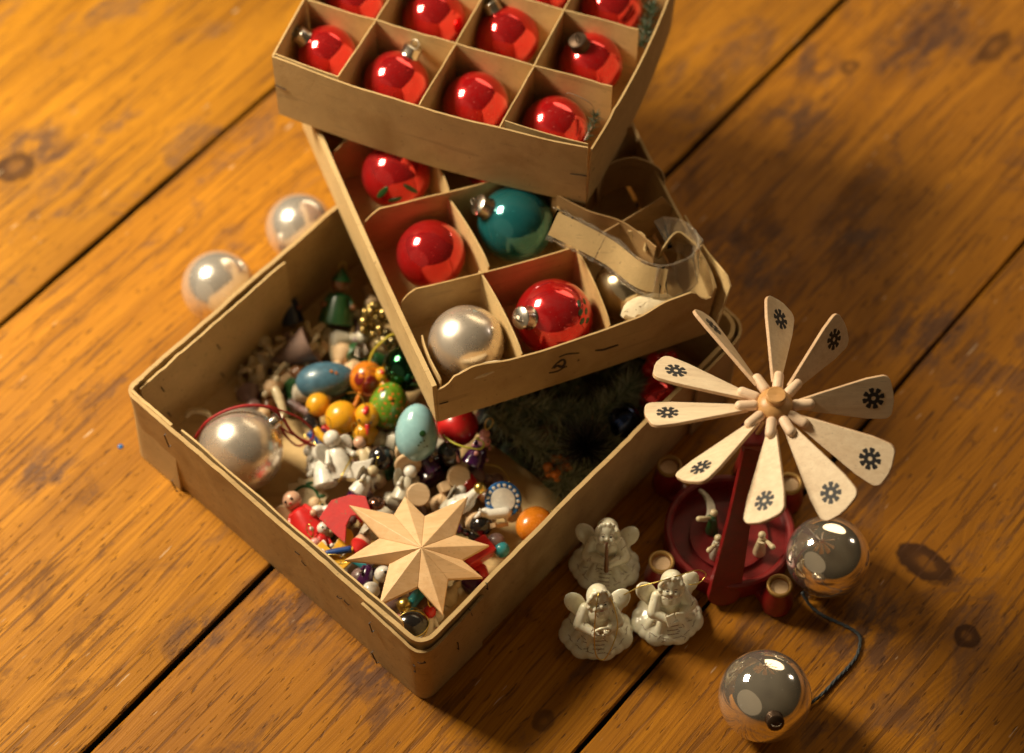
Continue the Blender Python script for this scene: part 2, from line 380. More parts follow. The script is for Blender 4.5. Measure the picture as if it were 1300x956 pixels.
M_beech = m_wood('oiled_beech', (.52, .26, .085), (.66, .37, .14), 1, .42)
M_peg = m_wood('birch_dowel', (.72, .50, .34), (.82, .62, .44), 1, .5)
M_star = m_wood('star_veneer', (.66, .41, .20), (.76, .52, .29), .8, .5)
M_rawwood = m_wood('raw_turned_wood', (.55, .36, .19), (.70, .50, .30), 1, .55)
M_black = m_plain('black_print', (.018, .017, .020), .6)
M_redwood = m_paint('dark_red_stained_wood', (.20, .005, .005), .42, .35, .25)
M_redp = m_paint('red_paint', (.62, .018, .018), .3)
M_redflat = m_paint('red_felt_card', (.60, .022, .022), .6, coat=0, bump=.5)
M_white = m_paint('white_gloss_paint', (.78, .74, .66), .25)
M_whitedirty = m_paint('yellowed_white_paint', (.62, .56, .44), .4, .35)
M_cream = m_paint('cream_paint', (.62, .50, .30), .45, .3)
M_yellow = m_paint('egg_yellow_paint', (.76, .36, .014), .28, .15)
M_orange = m_paint('orange_paint', (.66, .20, .012), .25, .2)
M_yelflat = m_paint('yellow_painted_ply', (.78, .42, .012), .45, .1, coat=.1)
M_eggblue = m_paint('sky_blue_eggshell_paint', (.30, .55, .60), .22, .15, .5)
M_eggdull = m_paint('dull_blue_paint', (.07, .17, .25), .35, .45, .3)
M_egggreen = m_paint('leaf_green_paint', (.13, .27, .015), .25, .35, .4, speck=(.60, .14, .02))
M_green = m_paint('dark_green_paint', (.018, .085, .022), .35)
M_blue = m_paint('royal_blue_paint', (.010, .055, .24), .28)
M_navy = m_paint('dim_navy_paint', (.012, .022, .05), .4)
M_bluep = m_paint('bright_blue_paint', (.010, .13, .42), .3)
M_tealp = m_paint('turquoise_paint', (.03, .26, .30), .3)
M_purple = m_paint('glossy_aubergine_paint', (.045, .006, .055), .16, .3, .8)
M_blackp = m_paint('glossy_black_paint', (.012, .010, .010), .14, .3, .8)
M_pink = m_paint('pink_paint', (.72, .32, .30), .3)
M_skin = m_paint('flesh_paint', (.66, .38, .25), .35)
M_brown = m_paint('brown_paint', (.20, .075, .02), .4)
M_mauve = m_paint('mauve_paint', (.22, .13, .12), .4, .35)
M_ribbon = m_paint('red_ribbon', (.40, .012, .014), .6, .3, 0)
M_cord = m_paint('slate_blue_cord', (.045, .055, .062), .7, .35, 0, bump=.8)
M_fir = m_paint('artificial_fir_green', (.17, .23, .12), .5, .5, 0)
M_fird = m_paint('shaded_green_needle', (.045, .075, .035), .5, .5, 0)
M_firtip = m_paint('pale_fir_tip', (.48, .52, .38), .5, .4, 0)
M_cone = m_paint('dark_tinsel', (.012, .010, .012), .4, .3, .2)
M_scrap = m_card('shaded_scrap_card', (.40, .24, .10))  # card colour darkened to stand in for the shade of the compartments
M_tissue = m_paint('crumpled_cream_tissue', (.74, .62, .42), .75, .2, 0)
def porcelain():
    m = NT('bisque_porcelain'); co = m.n('TexCoord').outputs['Object']
    f = m.noise(co, 70, 5, .6); g = m.noise(m.mapping(co, (500, 500, 90)), 1, 3, .6)
    c = m.mix(m.ramp(f, (.35, (0, 0, 0)), (.7, (1, 1, 1))), (.70, .64, .46, 1), (.90, .87, .73, 1))
    c = m.mix(m.math('MULTIPLY', m.ramp(g, (.64, (0, 0, 0)), (.70, (1, 1, 1))), m.ramp(f, (.42, (0, 0, 0)), (.52, (.6, .6, .6)))), c, (.20, .13, .05, 1))
    m.P(Base_Color=c, Roughness=.24, Coat_Weight=.6, Coat_Roughness=.08, Normal=m.bump(m.noise(co, 160, 3), .25, .001))
    m.b.inputs['Subsurface Weight'].default_value = .12; m.b.inputs['Subsurface Radius'].default_value = (.6, .4, .25); m.b.inputs['Subsurface Scale'].default_value = .004
    return m.m
M_porc = porcelain()
def plastic():
    m = NT('clear_plastic_strip'); co = m.n('TexCoord').outputs['Object']
    m.P(Base_Color=(.95, .90, .80, 1), Roughness=.06, Transmission_Weight=.93, IOR=1.15, Coat_Weight=.8, Coat_Roughness=.05, Normal=m.bump(m.noise(co, 45, 3), .5, .003))
    return m.m
M_plastic = plastic()

# ------------------------------------------------------------------ floor: each board a plank
floor = bpy.data.objects.new('floor', None); COL.objects.link(floor); floor['kind'] = 'structure'
u = Vector((math.cos(DIRA), math.sin(DIRA), 0)); nrm = Vector((u.y, -u.x, 0))
cuts = [-146, -117, -88, -60, -30.22, -0.75, 24.2, 52, 80, 108, 136, 164]
gaps = {-30.22: .42, -0.75: .46, 24.2: .30}
tints = [(.92, .9, .9, 1), (.95, .95, 1, 1), (1.0, .93, .9, 1), (.95, 1, 1, 1), (1.0, 1.0, 1.0, 1), (.92, .88, .86, 1), (.78, .74, .72, 1), (.85, .8, .75, 1), (.9, .9, .85, 1), (1, 1, 1, 1), (.9, .88, .9, 1), (1, 1, 1, 1)]  # right boards browner, and darkened further to stand in for the light's falloff
for i in range(len(cuts) - 1):
    a = cuts[i] + gaps.get(cuts[i], .3) / 2; b = cuts[i + 1] - gaps.get(cuts[i + 1], .3) / 2
    r = random.Random(i + 40); n = 120; L = 170; V = []; F = []
    for k in range(n + 1):
        s = -L + 2 * L * k / n
        ea = a + .04 * math.sin(s * .21 + i) + r.uniform(-.035, .035); eb = b + .04 * math.sin(s * .17 + 2 * i) + r.uniform(-.035, .035)
        for off, z in ((ea, -2.0), (ea, -.16), (ea + .13, -.02), (ea + .4, 0), (eb - .4, 0), (eb - .13, -.02), (eb, -.16), (eb, -2.0)):
            p = u * s + nrm * off; V.append((p.x, p.y, z))
    for k in range(n):
        for j in range(7): F.append((k * 8 + j, k * 8 + j + 1, k * 8 + 8 + j + 1, k * 8 + 8 + j))
    o = obj('plank', (V, F), M_floor, floor, smooth=40, color=tints[i]); o.data.materials.append(M_dark)   # grime fills the joints
    for p in o.data.polygons:
        if p.index % 7 in (0, 6): p.material_index = 1
obj('subfloor', box(360, 360, 1, (0, 0, -2.6)), M_dark, floor)
bs = obj('paint_fleck', lathe([(0, 0), (.22, 0), (.2, .05), (.08, .09), (0, .1)], 9), M_bluep, None, at(153, 567, 0), smooth=True)
tag(bs, 'tiny bright blue paint fleck on the floorboard left of the big box', 'fleck')
nails = [(at(1262, 60), 0)]

# ------------------------------------------------------------------ big cardboard box tray on the floor
L0 = Vector((-26.2, -9.6, 0)); N0 = Vector((-5.78, -28.95, 0)); R0 = Vector((15.75, -4.1, 0)); FAR = L0 + (R0 - N0)
bigbox = thing('cardboard_box', 'largest open cardboard box on the floor, holding the mixed small ornaments', 'box', (0, 0, 0))
def rounded(pts, r, seg=6, closed=True, n=14):
    out = []; m = len(pts)
    for i in range(m):
        p = pts[i]; a = (pts[i - 1] - p).normalized(); b = (pts[(i + 1) % m] - p).normalized()
        rr = r[i] if isinstance(r, (list, tuple)) else r
        A = p + a * rr; B = p + b * rr
        for k in range(seg + 1):
            t = k / seg; out.append(A.lerp(p, t).lerp(p.lerp(B, t), t))
        q = pts[(i + 1) % m]; r2 = r[(i + 1) % m] if isinstance(r, (list, tuple)) else r; C_ = q - b * r2
        for k in range(1, n): out.append(B.lerp(C_, k / n))
    return out
ring = rounded([L0, N0, R0, FAR], [.75, .95, 1.5, 1.0], n=48)
jr = random.Random(11)
ring = [p + Vector((jr.uniform(-.008, .008), jr.uniform(-.008, .008), 0)) for p in ring]
H1 = 7.9
def topz(t): return H1 + .10 * math.sin(t * 23) + .05 * math.sin(t * 91)
inset = [p + (Vector((-5, 0, 0)) - p).normalized() * .0 for p in ring]
obj('side_wall', sheet(inset, 0.05, topz, .30, closed=True, lean=.25, top_noise=.045), M_card, bigbox, smooth=50)
bot = rounded([L0 + Vector((.25, 0, 0)), N0 + Vector((0, .25, 0)), R0 + Vector((-.25, 0, 0)), FAR + Vector((0, -.25, 0))], 1.2, n=3)
obj('bottom', poly([(p.x, p.y) for p in bot], .22, Matrix.Translation((0, 0, .06))), M_cardpale, bigbox)
# outer corner flaps
def sub_path(pts, r, off):
    q = rounded(pts, r, closed=False, n=8); return q
def flap(corner, d1, l1, d2, l2, r, off, z0, z1f, seed, m=None, lean=.3):
    nn = -(d1 + d2).normalized()
    c = corner + nn * off * 1.35
    A = c + d1 * l1; B = c + d2 * l2; out = [A.lerp(c + d1 * r, k / 8) for k in range(9)]
    for k in range(1, 7): t = k / 7; out.append((c + d1 * r).lerp(c, t).lerp(c.lerp(c + d2 * r, t), t))
    out += [(c + d2 * r).lerp(B, k / 8) for k in range(9)]
    return sheet(out, z0, z1f, .2, lean=lean, top_noise=.05, seed=seed)
dLN = (N0 - L0).normalized(); dLF = (FAR - L0).normalized(); dNR = (R0 - N0).normalized()
obj('corner_flap', flap(L0, dLN, 4.6, dLF, 1.6, .75, .34, .1, lambda t: 8.05, 5), M_cardpale, bigbox, smooth=50)
obj('corner_flap', flap(N0, -dLN, 5.2, dNR, 5.6, .95, .31, .08, lambda t: 7.3 + .25 * math.cos(t * 5), 6), M_card, bigbox, smooth=50)
obj('corner_flap', flap(R0, -dNR, 5.4, dLF * 0 + (FAR - R0).normalized(), 3, 1.6, .38, .08, lambda t: 7.6, 7), M_card, bigbox, smooth=50)
# inner lining lip, a second ply along the back left wall
lip = line(L0 + dLF * .6 + dLN * .38, L0 + dLF * 15 + dLN * .32, 24, 0, .01)
obj('inner_ply', sheet(lip, .3, lambda t: 7.7 + .03 * math.sin(30 * t), .16, lean=-.10, top_noise=.06, seed=9), M_cardpale, bigbox, smooth=50)
lip2 = line(L0 + dLN * 4.8 + dLF * .36, N0 - dLN * 2 + dNR * .30, 24, 0, .01)
obj('inner_ply', sheet(lip2[::-1], .3, lambda t: 7.6 + .08 * math.sin(22 * t), .14, lean=-.02, top_noise=.05, seed=19), M_cardpale, bigbox, smooth=50)
# stitches and ink ticks: dark wire staples on the outer walls
def on_plane(px, py, p0, n):
    d = FWD + RGT * ((px - 650) / FPX) - UPV * ((py - 433.5) / FPX)
    return CAM + d * ((p0 - CAM).dot(n) / d.dot(n))
nLN = Vector((dLN.y, -dLN.x, 0)); nLN = -nLN if nLN.dot(Vector((-1, -1, 0))) < 0 else nLN
nNR = Vector((dNR.y, -dNR.x, 0)); nNR = -nNR if nNR.dot(Vector((1, -1, 0))) < 0 else nNR
def staples(lst, p0, n, par, w=.075):
    for x0, y0, x1, y1 in lst:
        a = on_plane(x0, y0, p0, n); b = on_plane(x1, y1, p0, n)
        obj('staple', tube([a - n * .12, a + n * .03, b + n * .03, b - n * .12], w / 2, 6), M_ink, par)
staples([(209, 552, 215, 567), (218, 610, 225, 624), (469, 791, 473, 802), (472, 828, 479, 842)], L0 + nLN * .72, nLN, bigbox, .09)
staples([(383, 712, 388, 718), (375, 700, 380, 704), (428, 757, 433, 760), (437, 762, 443, 768)], L0 + nLN * .36, nLN, bigbox, .07)
staples([(618, 741, 619, 748), (596, 774, 599, 781), (581, 816, 582, 824), (526, 845, 527, 853), (532, 842, 540, 841)], N0 + nNR * .62, nNR, bigbox, .08)
for s_, z_ in ((2.2, 6.3), (2.3, 3.0), (7.6, 5.6), (7.5, 2.2)):
    p = L0 + dLF * s_ + dLN * .52; obj('staple', tube([p + Vector((0, 0, z_)), p + dLF * .2 + Vector((0, 0, z_ - .75))], .04, 6), M_ink, bigbox)

# ------------------------------------------------------------------ baubles
def camdir(x, y, z): return RGT * x + UPV * y - FWD * z
def cap_mesh(kind='tin'):
    prof = [(0, -.05), (.46, -.05), (.50, 0), (.47, .05), (.44, .10), (.46, .50), (.40, .56), (0, .57)]
    V, F = lathe(prof, 32)
    V = [(v[0] * (1 + (.05 if i % 2 else 0)) if 3 < i // 32 < 6 else v[0], v[1] * (1 + (.05 if i % 2 else 0)) if 3 < i // 32 < 6 else v[1], v[2]) for i, v in enumerate(V)]
    return V, F
cap_me = mesh_of('cap', cap_mesh()); loop_me = mesh_of('wire_loop', tube([(.24 * math.cos(a), 0, .62 + .24 * math.sin(a)) for a in [2 * PI * k / 14 for k in range(14)]], .035, 6, True))
for p in cap_me.polygons: p.use_smooth = True
sph_me = mesh_of('ball', sph(1, u=56, v=36))
def bauble(label, c, r, mat, axis=(0, 0, -1), cap=True, capm=None, group=None, name='bauble', cs=1.0):
    cs *= 1.5
    """glass ball (origin at its underside); axis points from the ball to its cap"""
    t = thing(name, label, 'bauble', (c[0], c[1], c[2] - r), None, group)
    M = aim(axis)
    g = xf(sph(r, s=(1, 1, .985), u=56, v=36), M)
    obj('glass_ball', mv(g, 0, 0, r), mat, t, smooth=True)
    if cap:
        M2 = Matrix.Translation((0, 0, r)) @ M @ Matrix.Translation((0, 0, r * .965)) @ Matrix.Scale(cs, 4)
        co = obj('cap', xf(cap_mesh(), M2), capm or M_cap, t, smooth=40)
        lp = tube([(.24 * math.cos(a), 0, .62 + .24 * math.sin(a)) for a in [2 * PI * k / 14 for k in range(14)]], .035, 6, True)
        obj('wire_loop', xf(lp, M2), M_wire, co)
    return t

# ------------------------------------------------------------------ middle box
MA = R(21.6); MO = Vector((-5.0, -12.37, 8.25)); mx = Vector((math.cos(MA), math.sin(MA), 0)); my = Vector((-math.sin(MA), math.cos(MA), 0))
midbox = thing('cardboard_box', 'middle cardboard box of the stack, with red, teal and pearl baubles in dividers', 'box', MO, (0, 0, 21.6))
MW, MD, MH = 19.9, 28.0, 4.55
obj('bottom', box(MW - .2, MD - .2, .14, (MW / 2, MD / 2, .08)), M_thin, midbox)
def prof(pts):
    def f(t):
        for (a, za), (b, zb) in zip(pts, pts[1:]):
            if t <= b:
                k = (t - a) / (b - a); k = k * k * (3 - 2 * k); return za + (zb - za) * k
        return pts[-1][1]
    return f
front = prof([(0, 4.0), (.03, 4.15), (.06, 5.0), (.13, 5.45), (.28, 4.85), (.38, 4.72), (.57, 4.8), (.72, 4.95), (.84, 5.75), (.93, 5.8), (.952, 5.0), (.97, 4.4), (1, 4.4)])
obj('front_wall', sheet(line((0, 0), (MW, 0), 50, .12), .0, front, .13, lean=.12), M_card, midbox, smooth=50)
fw = obj('left_wall', sheet(line((0, MD), (0, .04), 30, .15), .0, lambda t: 4.75 - .45 * t, .34, lean=.15, top_noise=.02), M_cardpale, midbox, smooth=50)
obj('right_wall', sheet(line((MW, .35), (MW + .9, MD), 30, -.1), .0, prof([(0, 4.6), (.04, 5.2), (.3, 4.8), (1, 4.7)]), .2, lean=.55, top_noise=.03), M_card, midbox, smooth=50)
obj('back_wall', sheet(line((MW + .8, MD), (0, MD), 10), .0, 4.7, .2), M_card, midbox, smooth=50)
# second ply of the left and right wall (torn, stands off)
obj('wall_ply', sheet(line((.45, 4.3), (.32, .3), 12, .15), .3, prof([(0, 4.2), (.9, 4.5), (1, 4.3)]), .09, lean=-.1), M_cardpale, midbox, smooth=50)
obj('wall_ply', sheet(line((MW + .62, -.25), (MW + .42, 7), 12, -.1), .1, prof([(0, 5.0), (.04, 5.5), (.6, 4.7), (1, 4.4)]), .12, lean=.8), M_cardpale, midbox, smooth=50)
dtop = prof([(0, 3.5), (.035, 4.3), (.08, 4.75), (.4, 4.85), (.9, 4.85), (1, 4.4)])
dtop2 = prof([(0, 3.9), (.03, 4.6), (.09, 5.15), (.35, 5.4), (.9, 5.3), (1, 4.6)])
for yy, f_, b_ in ((7.6, dtop, .25), (14.8, dtop2, .4), (21.8, dtop, .2)):
    obj('divider', sheet(line((.3, yy + .35), (MW - (6.2 if yy < 20 else .3), yy - .55), 24, b_), .15, f_, .1, nz_=4, lean=.1), M_thin, midbox, smooth=50)
for x0, y0, x1, y1 in ((6.0, .2, 5.8, 7.6), (12.4, .2, 12.7, 7.1), (6.6, 7.8, 6.0, 14.6), (12.6, 7.3, 12.9, 13.9), (6.4, 15, 6.2, 21.5), (13, 14.6, 13, 21.5)):
    obj('divider', sheet(line((x0, y0), (x1, y1), 14, .16), .15, prof([(0, 4.5), (.1, 4.75), (.9, 4.8), (1, 4.6)]), .1, lean=.15), M_thin if x0 > 12 else M_cardpale, midbox, smooth=50)
# pen marks on the front wall: a scribbled 5. and a dash
pn = Vector((mx.y, -mx.x, 0)); pc = MO + pn * .27
def pen(pts, w, par, t=None):
    P = [on_plane(540 + x / 3.611, 430 + y / 3.611, pc, pn) for x, y in pts]
    V = []; F = []; iv = midbox_inv
    P = smooth_path(P, 4)
    for i, p in enumerate(P):
        a = P[max(0, i - 1)]; b = P[min(len(P) - 1, i + 1)]; tt = (b - a).normalized(); s = tt.cross(pn).normalized()
        ww = w * (.45 + .55 * math.sin(PI * (i + .6) / (len(P) + .2)))
        for q in (p - s * ww / 2, p + s * ww / 2): V.append(iv @ (q + pn * .02)); V.append(iv @ (q - pn * .25))
    for i in range(len(P) - 1):
        a = 4 * i; F += [(a, a + 2, a + 6, a + 4), (a + 1, a + 5, a + 7, a + 3), (a, a + 4, a + 5, a + 1), (a + 2, a + 3, a + 7, a + 6)]
    return obj('pen_mark', (V, F), M_ink, par)
midbox_inv = (Matrix.Translation(MO) @ rotm(0, 0, 21.6)).inverted()
for pts, w_ in (([(612, 84), (650, 70), (705, 66)], .17), ([(628, 92), (604, 112), (580, 138)], .12), ([(606, 112), (632, 96), (640, 112), (626, 130), (606, 124), (590, 137)], .20),
                ([(568, 158), (606, 150), (636, 132), (650, 128)], .09), ([(699, 98), (703, 101)], .16), ([(778, 54), (815, 51), (850, 40), (884, 29)], .18)):
    pen(pts, w_, midbox)
def mstap(px0, py0, px1, py1):
    a = midbox_inv @ on_plane(px0, py0, pc, pn); b = midbox_inv @ on_plane(px1, py1, pc, pn)
    obj('staple', tube([a, b], .045, 6), M_ink, midbox)
mstap(558, 513, 569, 510)
mb = [
 ('dusty pearl bauble in the nearest left compartment of the middle box', 592, 436, 2.62, M_pearl, (.3, .2, -1), 0),
 ('red bauble with green painted leaves and tin cap in the middle box', 703, 404, 2.72, M_red2, tuple(camdir(-.66, .0, .75)), 1),
 ('plain shiny red bauble in the second row left compartment of the middle box', 547, 323, 2.45, M_red, (.2, .3, -1), 0),
 ('teal blue glass bauble with a tin cap in the middle box', 655, 284, 2.75, M_teal, tuple(camdir(-.76, .36, .54)), 1),
 ('champagne gold bauble under the clear plastic strip in the middle box', 797, 368, 2.4, M_goldb, (.2, .3, -1), 0),
 ('dark red bauble in deep shade just under the top box', 503, 222, 2.5, M_red, (.1, .9, -.4), 0),
 ('barely visible red bauble in the shaded third row of the middle box', 628, 205, 2.3, M_red, (.1, .9, -.4), 0),
]
redleaf = None
for lab, px, py, r, m_, ax, cp in mb:
    b = bauble(lab, at(px, py, 8.45 + r), r, m_, ax, bool(cp), cs=1.1)
    if 'leaves' in lab: redleaf = b
    if 'deep shade' in lab: darkred = b
def surf_blob(ball, r, dirs, size, mat, name, flat=.12):
    for d, sx, sy, tw in dirs:
        d = Vector(d).normalized(); M = Matrix.Translation(Vector((0, 0, r)) + d * (r * .995)) @ aim(d) @ rotm(0, 0, tw)
        obj(name, xf(sph(size, s=(sx, sy, flat), u=12, v=8), M), mat, ball, smooth=True)
# directions given in the camera frame so the painted leaves face up and right on the ball
surf_blob(redleaf, 2.72, [(camdir(.62, .36, .70), 1.6, 1, 15), (camdir(.66, .14, .74), 1.6, 1, 10), (camdir(.70, -.08, .71), 1.6, 1, 5),
                          (camdir(.76, .42, .50), 1.5, .9, 15), (camdir(.80, .17, .57), 1.5, .9, 10), (camdir(.83, -.06, .55), 1.5, .9, 0)], .18, M_green, 'leaf_paint')
surf_blob(darkred, 2.5, [(camdir(-.35, -.55, .75), 3.2, 1, 60), (camdir(.45, -.45, .77), 3.2, .8, 130), (camdir(.0, -.75, .65), 2.4, .9, 20)], .22, M_green, 'leaf_paint')

# clear plastic strip curling over the box, torn card scraps and tissue
def band(path, w_, th, up=(0, 0, 1), crinkle=0.0):
    P = smooth_path(path, 6); V = []; F = []; cr_ = random.Random(4)
    if crinkle: P = [p + Vector((cr_.uniform(-1, 1), cr_.uniform(-1, 1), cr_.uniform(-1, 1))) * crinkle for p in P]
    for i, p in enumerate(P):
        a = P[max(0, i - 1)]; b = P[min(len(P) - 1, i + 1)]; t = (b - a).normalized()
        s = Vector(up) - t * t.dot(Vector(up)); s.normalize(); q = t.cross(s)
        for d, e in ((-1, -1), (1, -1), (1, 1), (-1, 1)): V.append(p + s * d * w_ / 2 + q * e * th / 2)
    for i in range(len(P) - 1):
        for j in range(4): F.append((4 * i + j, 4 * i + (j + 1) % 4, 4 * i + 4 + (j + 1) % 4, 4 * i + 4 + j))
    F += [(3, 2, 1, 0), tuple(4 * (len(P) - 1) + k for k in range(4))]
    return V, F
strip_pts = [at(702, 284, 15.6), at(735, 300, 15.2), at(775, 322, 14.6), at(812, 350, 14.2), at(845, 358, 14.0), at(878, 345, 13.6), at(886, 322, 13.2), at(868, 302, 13.0), at(842, 296, 12.8)]
st = thing('plastic_strip', 'clear curled plastic strip lying over the right side of the middle box', 'packaging', strip_pts[4] - Vector((0, 0, 1)))
cen = strip_pts[4] - Vector((0, 0, 1))
obj('clear_band', mv(band(strip_pts, 2.3, .05, (0, .62, .78), .09), -cen.x, -cen.y, -cen.z), M_plastic, st, smooth=12)
ins = [p + Vector((.0, -.06, .10)) for p in strip_pts[:5]]
obj('paper_insert', mv(band(ins, 1.75, .03, (0, .62, .78)), -cen.x, -cen.y, -cen.z), M_cardpale, st, smooth=40)
edge_t = [Vector(p) + Vector((0, .71, .90)) for p in smooth_path(strip_pts, 6)]
edge_b = [Vector(p) - Vector((0, .71, .90)) for p in smooth_path(strip_pts, 6)]
for e in (edge_t, edge_b): obj('folded_rim', mv(tube(e, .06, 6), -cen.x, -cen.y, -cen.z), M_plastic, st, smooth=True)
def scrap(label, pts, w_, mat, up=(0, 0, 1), th=.1):
    P = [at(*p) for p in pts]; c = sum(P, Vector()) / len(P); lo = c - Vector((0, 0, w_ / 2))
    o = obj('card_scrap', mv(band(P, w_, th, up), -lo.x, -lo.y, -lo.z), mat, None, lo, smooth=40); return tag(o, label, 'card scrap')
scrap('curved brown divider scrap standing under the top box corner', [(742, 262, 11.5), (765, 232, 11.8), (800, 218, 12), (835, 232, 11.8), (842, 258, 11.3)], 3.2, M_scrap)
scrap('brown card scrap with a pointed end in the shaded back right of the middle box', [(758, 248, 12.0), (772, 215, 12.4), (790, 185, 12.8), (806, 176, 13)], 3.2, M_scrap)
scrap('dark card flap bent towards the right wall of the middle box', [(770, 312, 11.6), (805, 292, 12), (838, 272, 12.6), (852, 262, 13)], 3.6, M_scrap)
scrap('pale torn card piece leaning inside the curl of plastic', [(838, 322, 12.4), (858, 300, 12.8), (884, 318, 12.2)], 3.0, M_cardpale, (0, -.5, 1))
scrap('short pale card tab behind the plastic strip', [(800, 300, 12.8), (815, 303, 13.0), (818, 318, 12.4)], 1.2, M_cardpale)
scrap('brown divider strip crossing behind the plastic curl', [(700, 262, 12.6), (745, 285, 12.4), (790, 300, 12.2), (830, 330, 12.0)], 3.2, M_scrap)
def crumple(c, r, s, seed, amp=.28):
    rr = random.Random(seed); V, F = sph(r, s=s, u=22, v=14); ds = [(Vector((rr.gauss(0, 1), rr.gauss(0, 1), rr.gauss(0, 1))).normalized(), rr.uniform(-.2, .9)) for _ in range(26)]
    out = []
    for v in V:
        v = Vector(v); d = v.normalized(); k = min(1.0, min((h + 1.0) / max(.15, d.dot(q) + .9) for q, h in ds)); out.append(v * (1 - amp + amp * k) * (1 + rr.uniform(-.04, .04)))
    return mv((out, F), 0, 0, r * s[2] * .8)
for lab, px, py, z, r, s, seed in (('crumpled cream tissue tucked beside the gold bauble', 822, 388, 12.6, 1.6, (1.5, .8, .6), 3), ('small cream tissue wad at the front wall of the middle box', 608, 470, 12.4, 1.0, (2.3, .6, .5), 8)):
    o = obj('tissue_paper', crumple(None, r, s, seed, .45), M_tissue, None, at(px, py, z) - Vector((0, 0, r * s[2])), (0, 0, 20), smooth=25); tag(o, lab, 'tissue')

# ------------------------------------------------------------------ top box with 12 cells
TA = -20.6; TO = Vector((-16.6, 10.15, 13.9)); topbox = thing('cardboard_box', 'smallest cardboard box on top of the stack, divided into twelve cells of red baubles', 'box', TO, (0, 0, TA))
TM = Matrix.Translation(TO) @ rotm(0, 0, TA)
TW, TD, TH = 23.2, 17.6, 6.0
obj('bottom', box(TW - .2, TD - .2, .12, (TW / 2, TD / 2, .07)), M_thin, topbox)
obj('front_wall', sheet(line((0, 0), (TW, 0), 30, .65), 0, lambda t: 6.05 + .05 * math.sin(19 * t), .12, lean=.0, top_noise=.015), M_card, topbox, smooth=50)
obj('right_wall', sheet(line((TW, .05), (TW + .3, TD), 30, .45), 0, prof([(0, 6.0), (.16, 6.05), (.19, 6.35), (.24, 6.2), (.5, 6.05), (1, 6)]), .14, lean=.25, top_noise=.02), M_card, topbox, smooth=50)
obj('left_wall', sheet(line((0, TD), (0, .05), 16, .1), 0, 6.05, .12), M_card, topbox, smooth=50)
obj('back_wall', sheet(line((TW + .3, TD), (0, TD), 8), 0, 6.05, .12), M_card, topbox, smooth=50)
obj('inner_lip', sheet(line((.12, .22), (5.1, -.30), 10, .05), 3.2, lambda t: 6.15 + .15 * t, .07), M_cardpale, topbox, smooth=50)
obj('inner_lip', sheet(line((17.2, .05), (TW - .1, .25), 10, .1), 3.2, lambda t: 6.3 - .2 * t, .07), M_cardpale, topbox, smooth=50)
for yy in (5.8, 11.4):
    obj('row_divider', sheet(line((.15, yy), (TW - .3, yy), 28, .12, .03), .12, lambda t: 5.95 + .04 * math.sin(31 * t), .08), M_cardpale, topbox, smooth=50)
for xx, sl in ((5.6, .7), (11.4, .3), (17.15, .2)):
    fy = -.42 if xx < 15 else -.3
    obj('column_divider', sheet(line((xx - sl, fy), (xx + .3, TD - .3), 24, .1, .02), .12, lambda t: 5.9 + .05 * math.sin(17 * t), .08), M_cardpale, topbox, smooth=50)
for a_, b_ in (((.02, -.14, 3.2), (.9, -.25, 3.15)), ((TW - 1.1, -.3, 3.1), (TW + .02, -.1, 3.1)), ((TW + .14, .1, 3.1), (TW + .28, .7, 3.2))):
    obj('staple', tube([a_, b_], .04, 6), M_ink, topbox)
tb = [  # label, pixel of centre, r, cap axis in camera frame or None, cap material
 ('red bauble in the front left corner cell, tin cap to the left', 415, 70, 2.15, (-.72, .50, .5), M_cap),
 ('red bauble with an upright tin cap, second cell of the top box front row', 503, 106, 2.35, (.42, .80, .35), M_cap),
 ('capless looking red bauble in the third cell of the top box front row', 604, 133, 2.35, None, None),
 ('dusty red bauble in the front right corner cell of the top box', 704, 164, 2.35, None, None),
 ('red bauble at the left end of the second row, cut by the picture edge', 450, 4, 2.2, None, None),
 ('red bauble in the second cell of the second row, cap nearly cut off', 551, 24, 2.3, (-.2, .85, .35), M_cap),
 ('red bauble in the third cell of the second row, tin cap pointing up left', 644, 48, 2.35, (-.42, .80, .40), M_cap),
 ('red bauble with a dark rusty cap in the right cell of the second row', 750, 82, 2.3, (-.35, .50, .80), M_capdark),
 ('red bauble in the far left back cell of the top box', 485, -58, 2.3, None, None),
 ('red bauble in the second back cell of the top box', 588, -32, 2.3, None, None),
 ('red bauble in the third back cell, only its edge in the picture', 690, -20, 2.3, None, None),
 ('red bauble in the back right cell of the top box by the green sprig', 776, 12, 2.3, None, None)]
for i, (lab, px, py, r, ax, cm) in enumerate(tb):
    bauble(lab, at(px, py, 14.1 + r + (.5 if r < 2.2 else .2)), r, M_red2 if i in (2, 3, 7) else M_red, camdir(*ax) if ax else (.2, .3, -1), ax is not None, cm, 'red baubles in the top box', cs=.95)
def needles(path, n, ln, seed, spread=.9, r0=.045):
    rr = random.Random(seed); P = smooth_path(path, 6); V = []; F = []
    for _ in range(n):
        k = rr.random() * (len(P) - 1); i = int(k); p = P[i].lerp(P[min(i + 1, len(P) - 1)], k - i)
        t = (P[min(i + 1, len(P) - 1)] - P[max(i - 1, 0)]).normalized()
        d = (Vector((rr.gauss(0, 1), rr.gauss(0, 1), rr.gauss(0, .8))).normalized() * spread + t * .75).normalized(); l = ln * rr.uniform(.6, 1.1)
        s = d.cross(Vector((rr.gauss(0, 1), rr.gauss(0, 1), rr.gauss(0, 1)))).normalized() * r0; q = d.cross(s)
        b = len(V); V += [p + s, p - s * .5 + q * .87, p - s * .5 - q * .87, p + d * l]; F += [(b, b + 1, b + 3), (b + 1, b + 2, b + 3), (b + 2, b, b + 3), (b, b + 2, b + 1)]
    return V, F
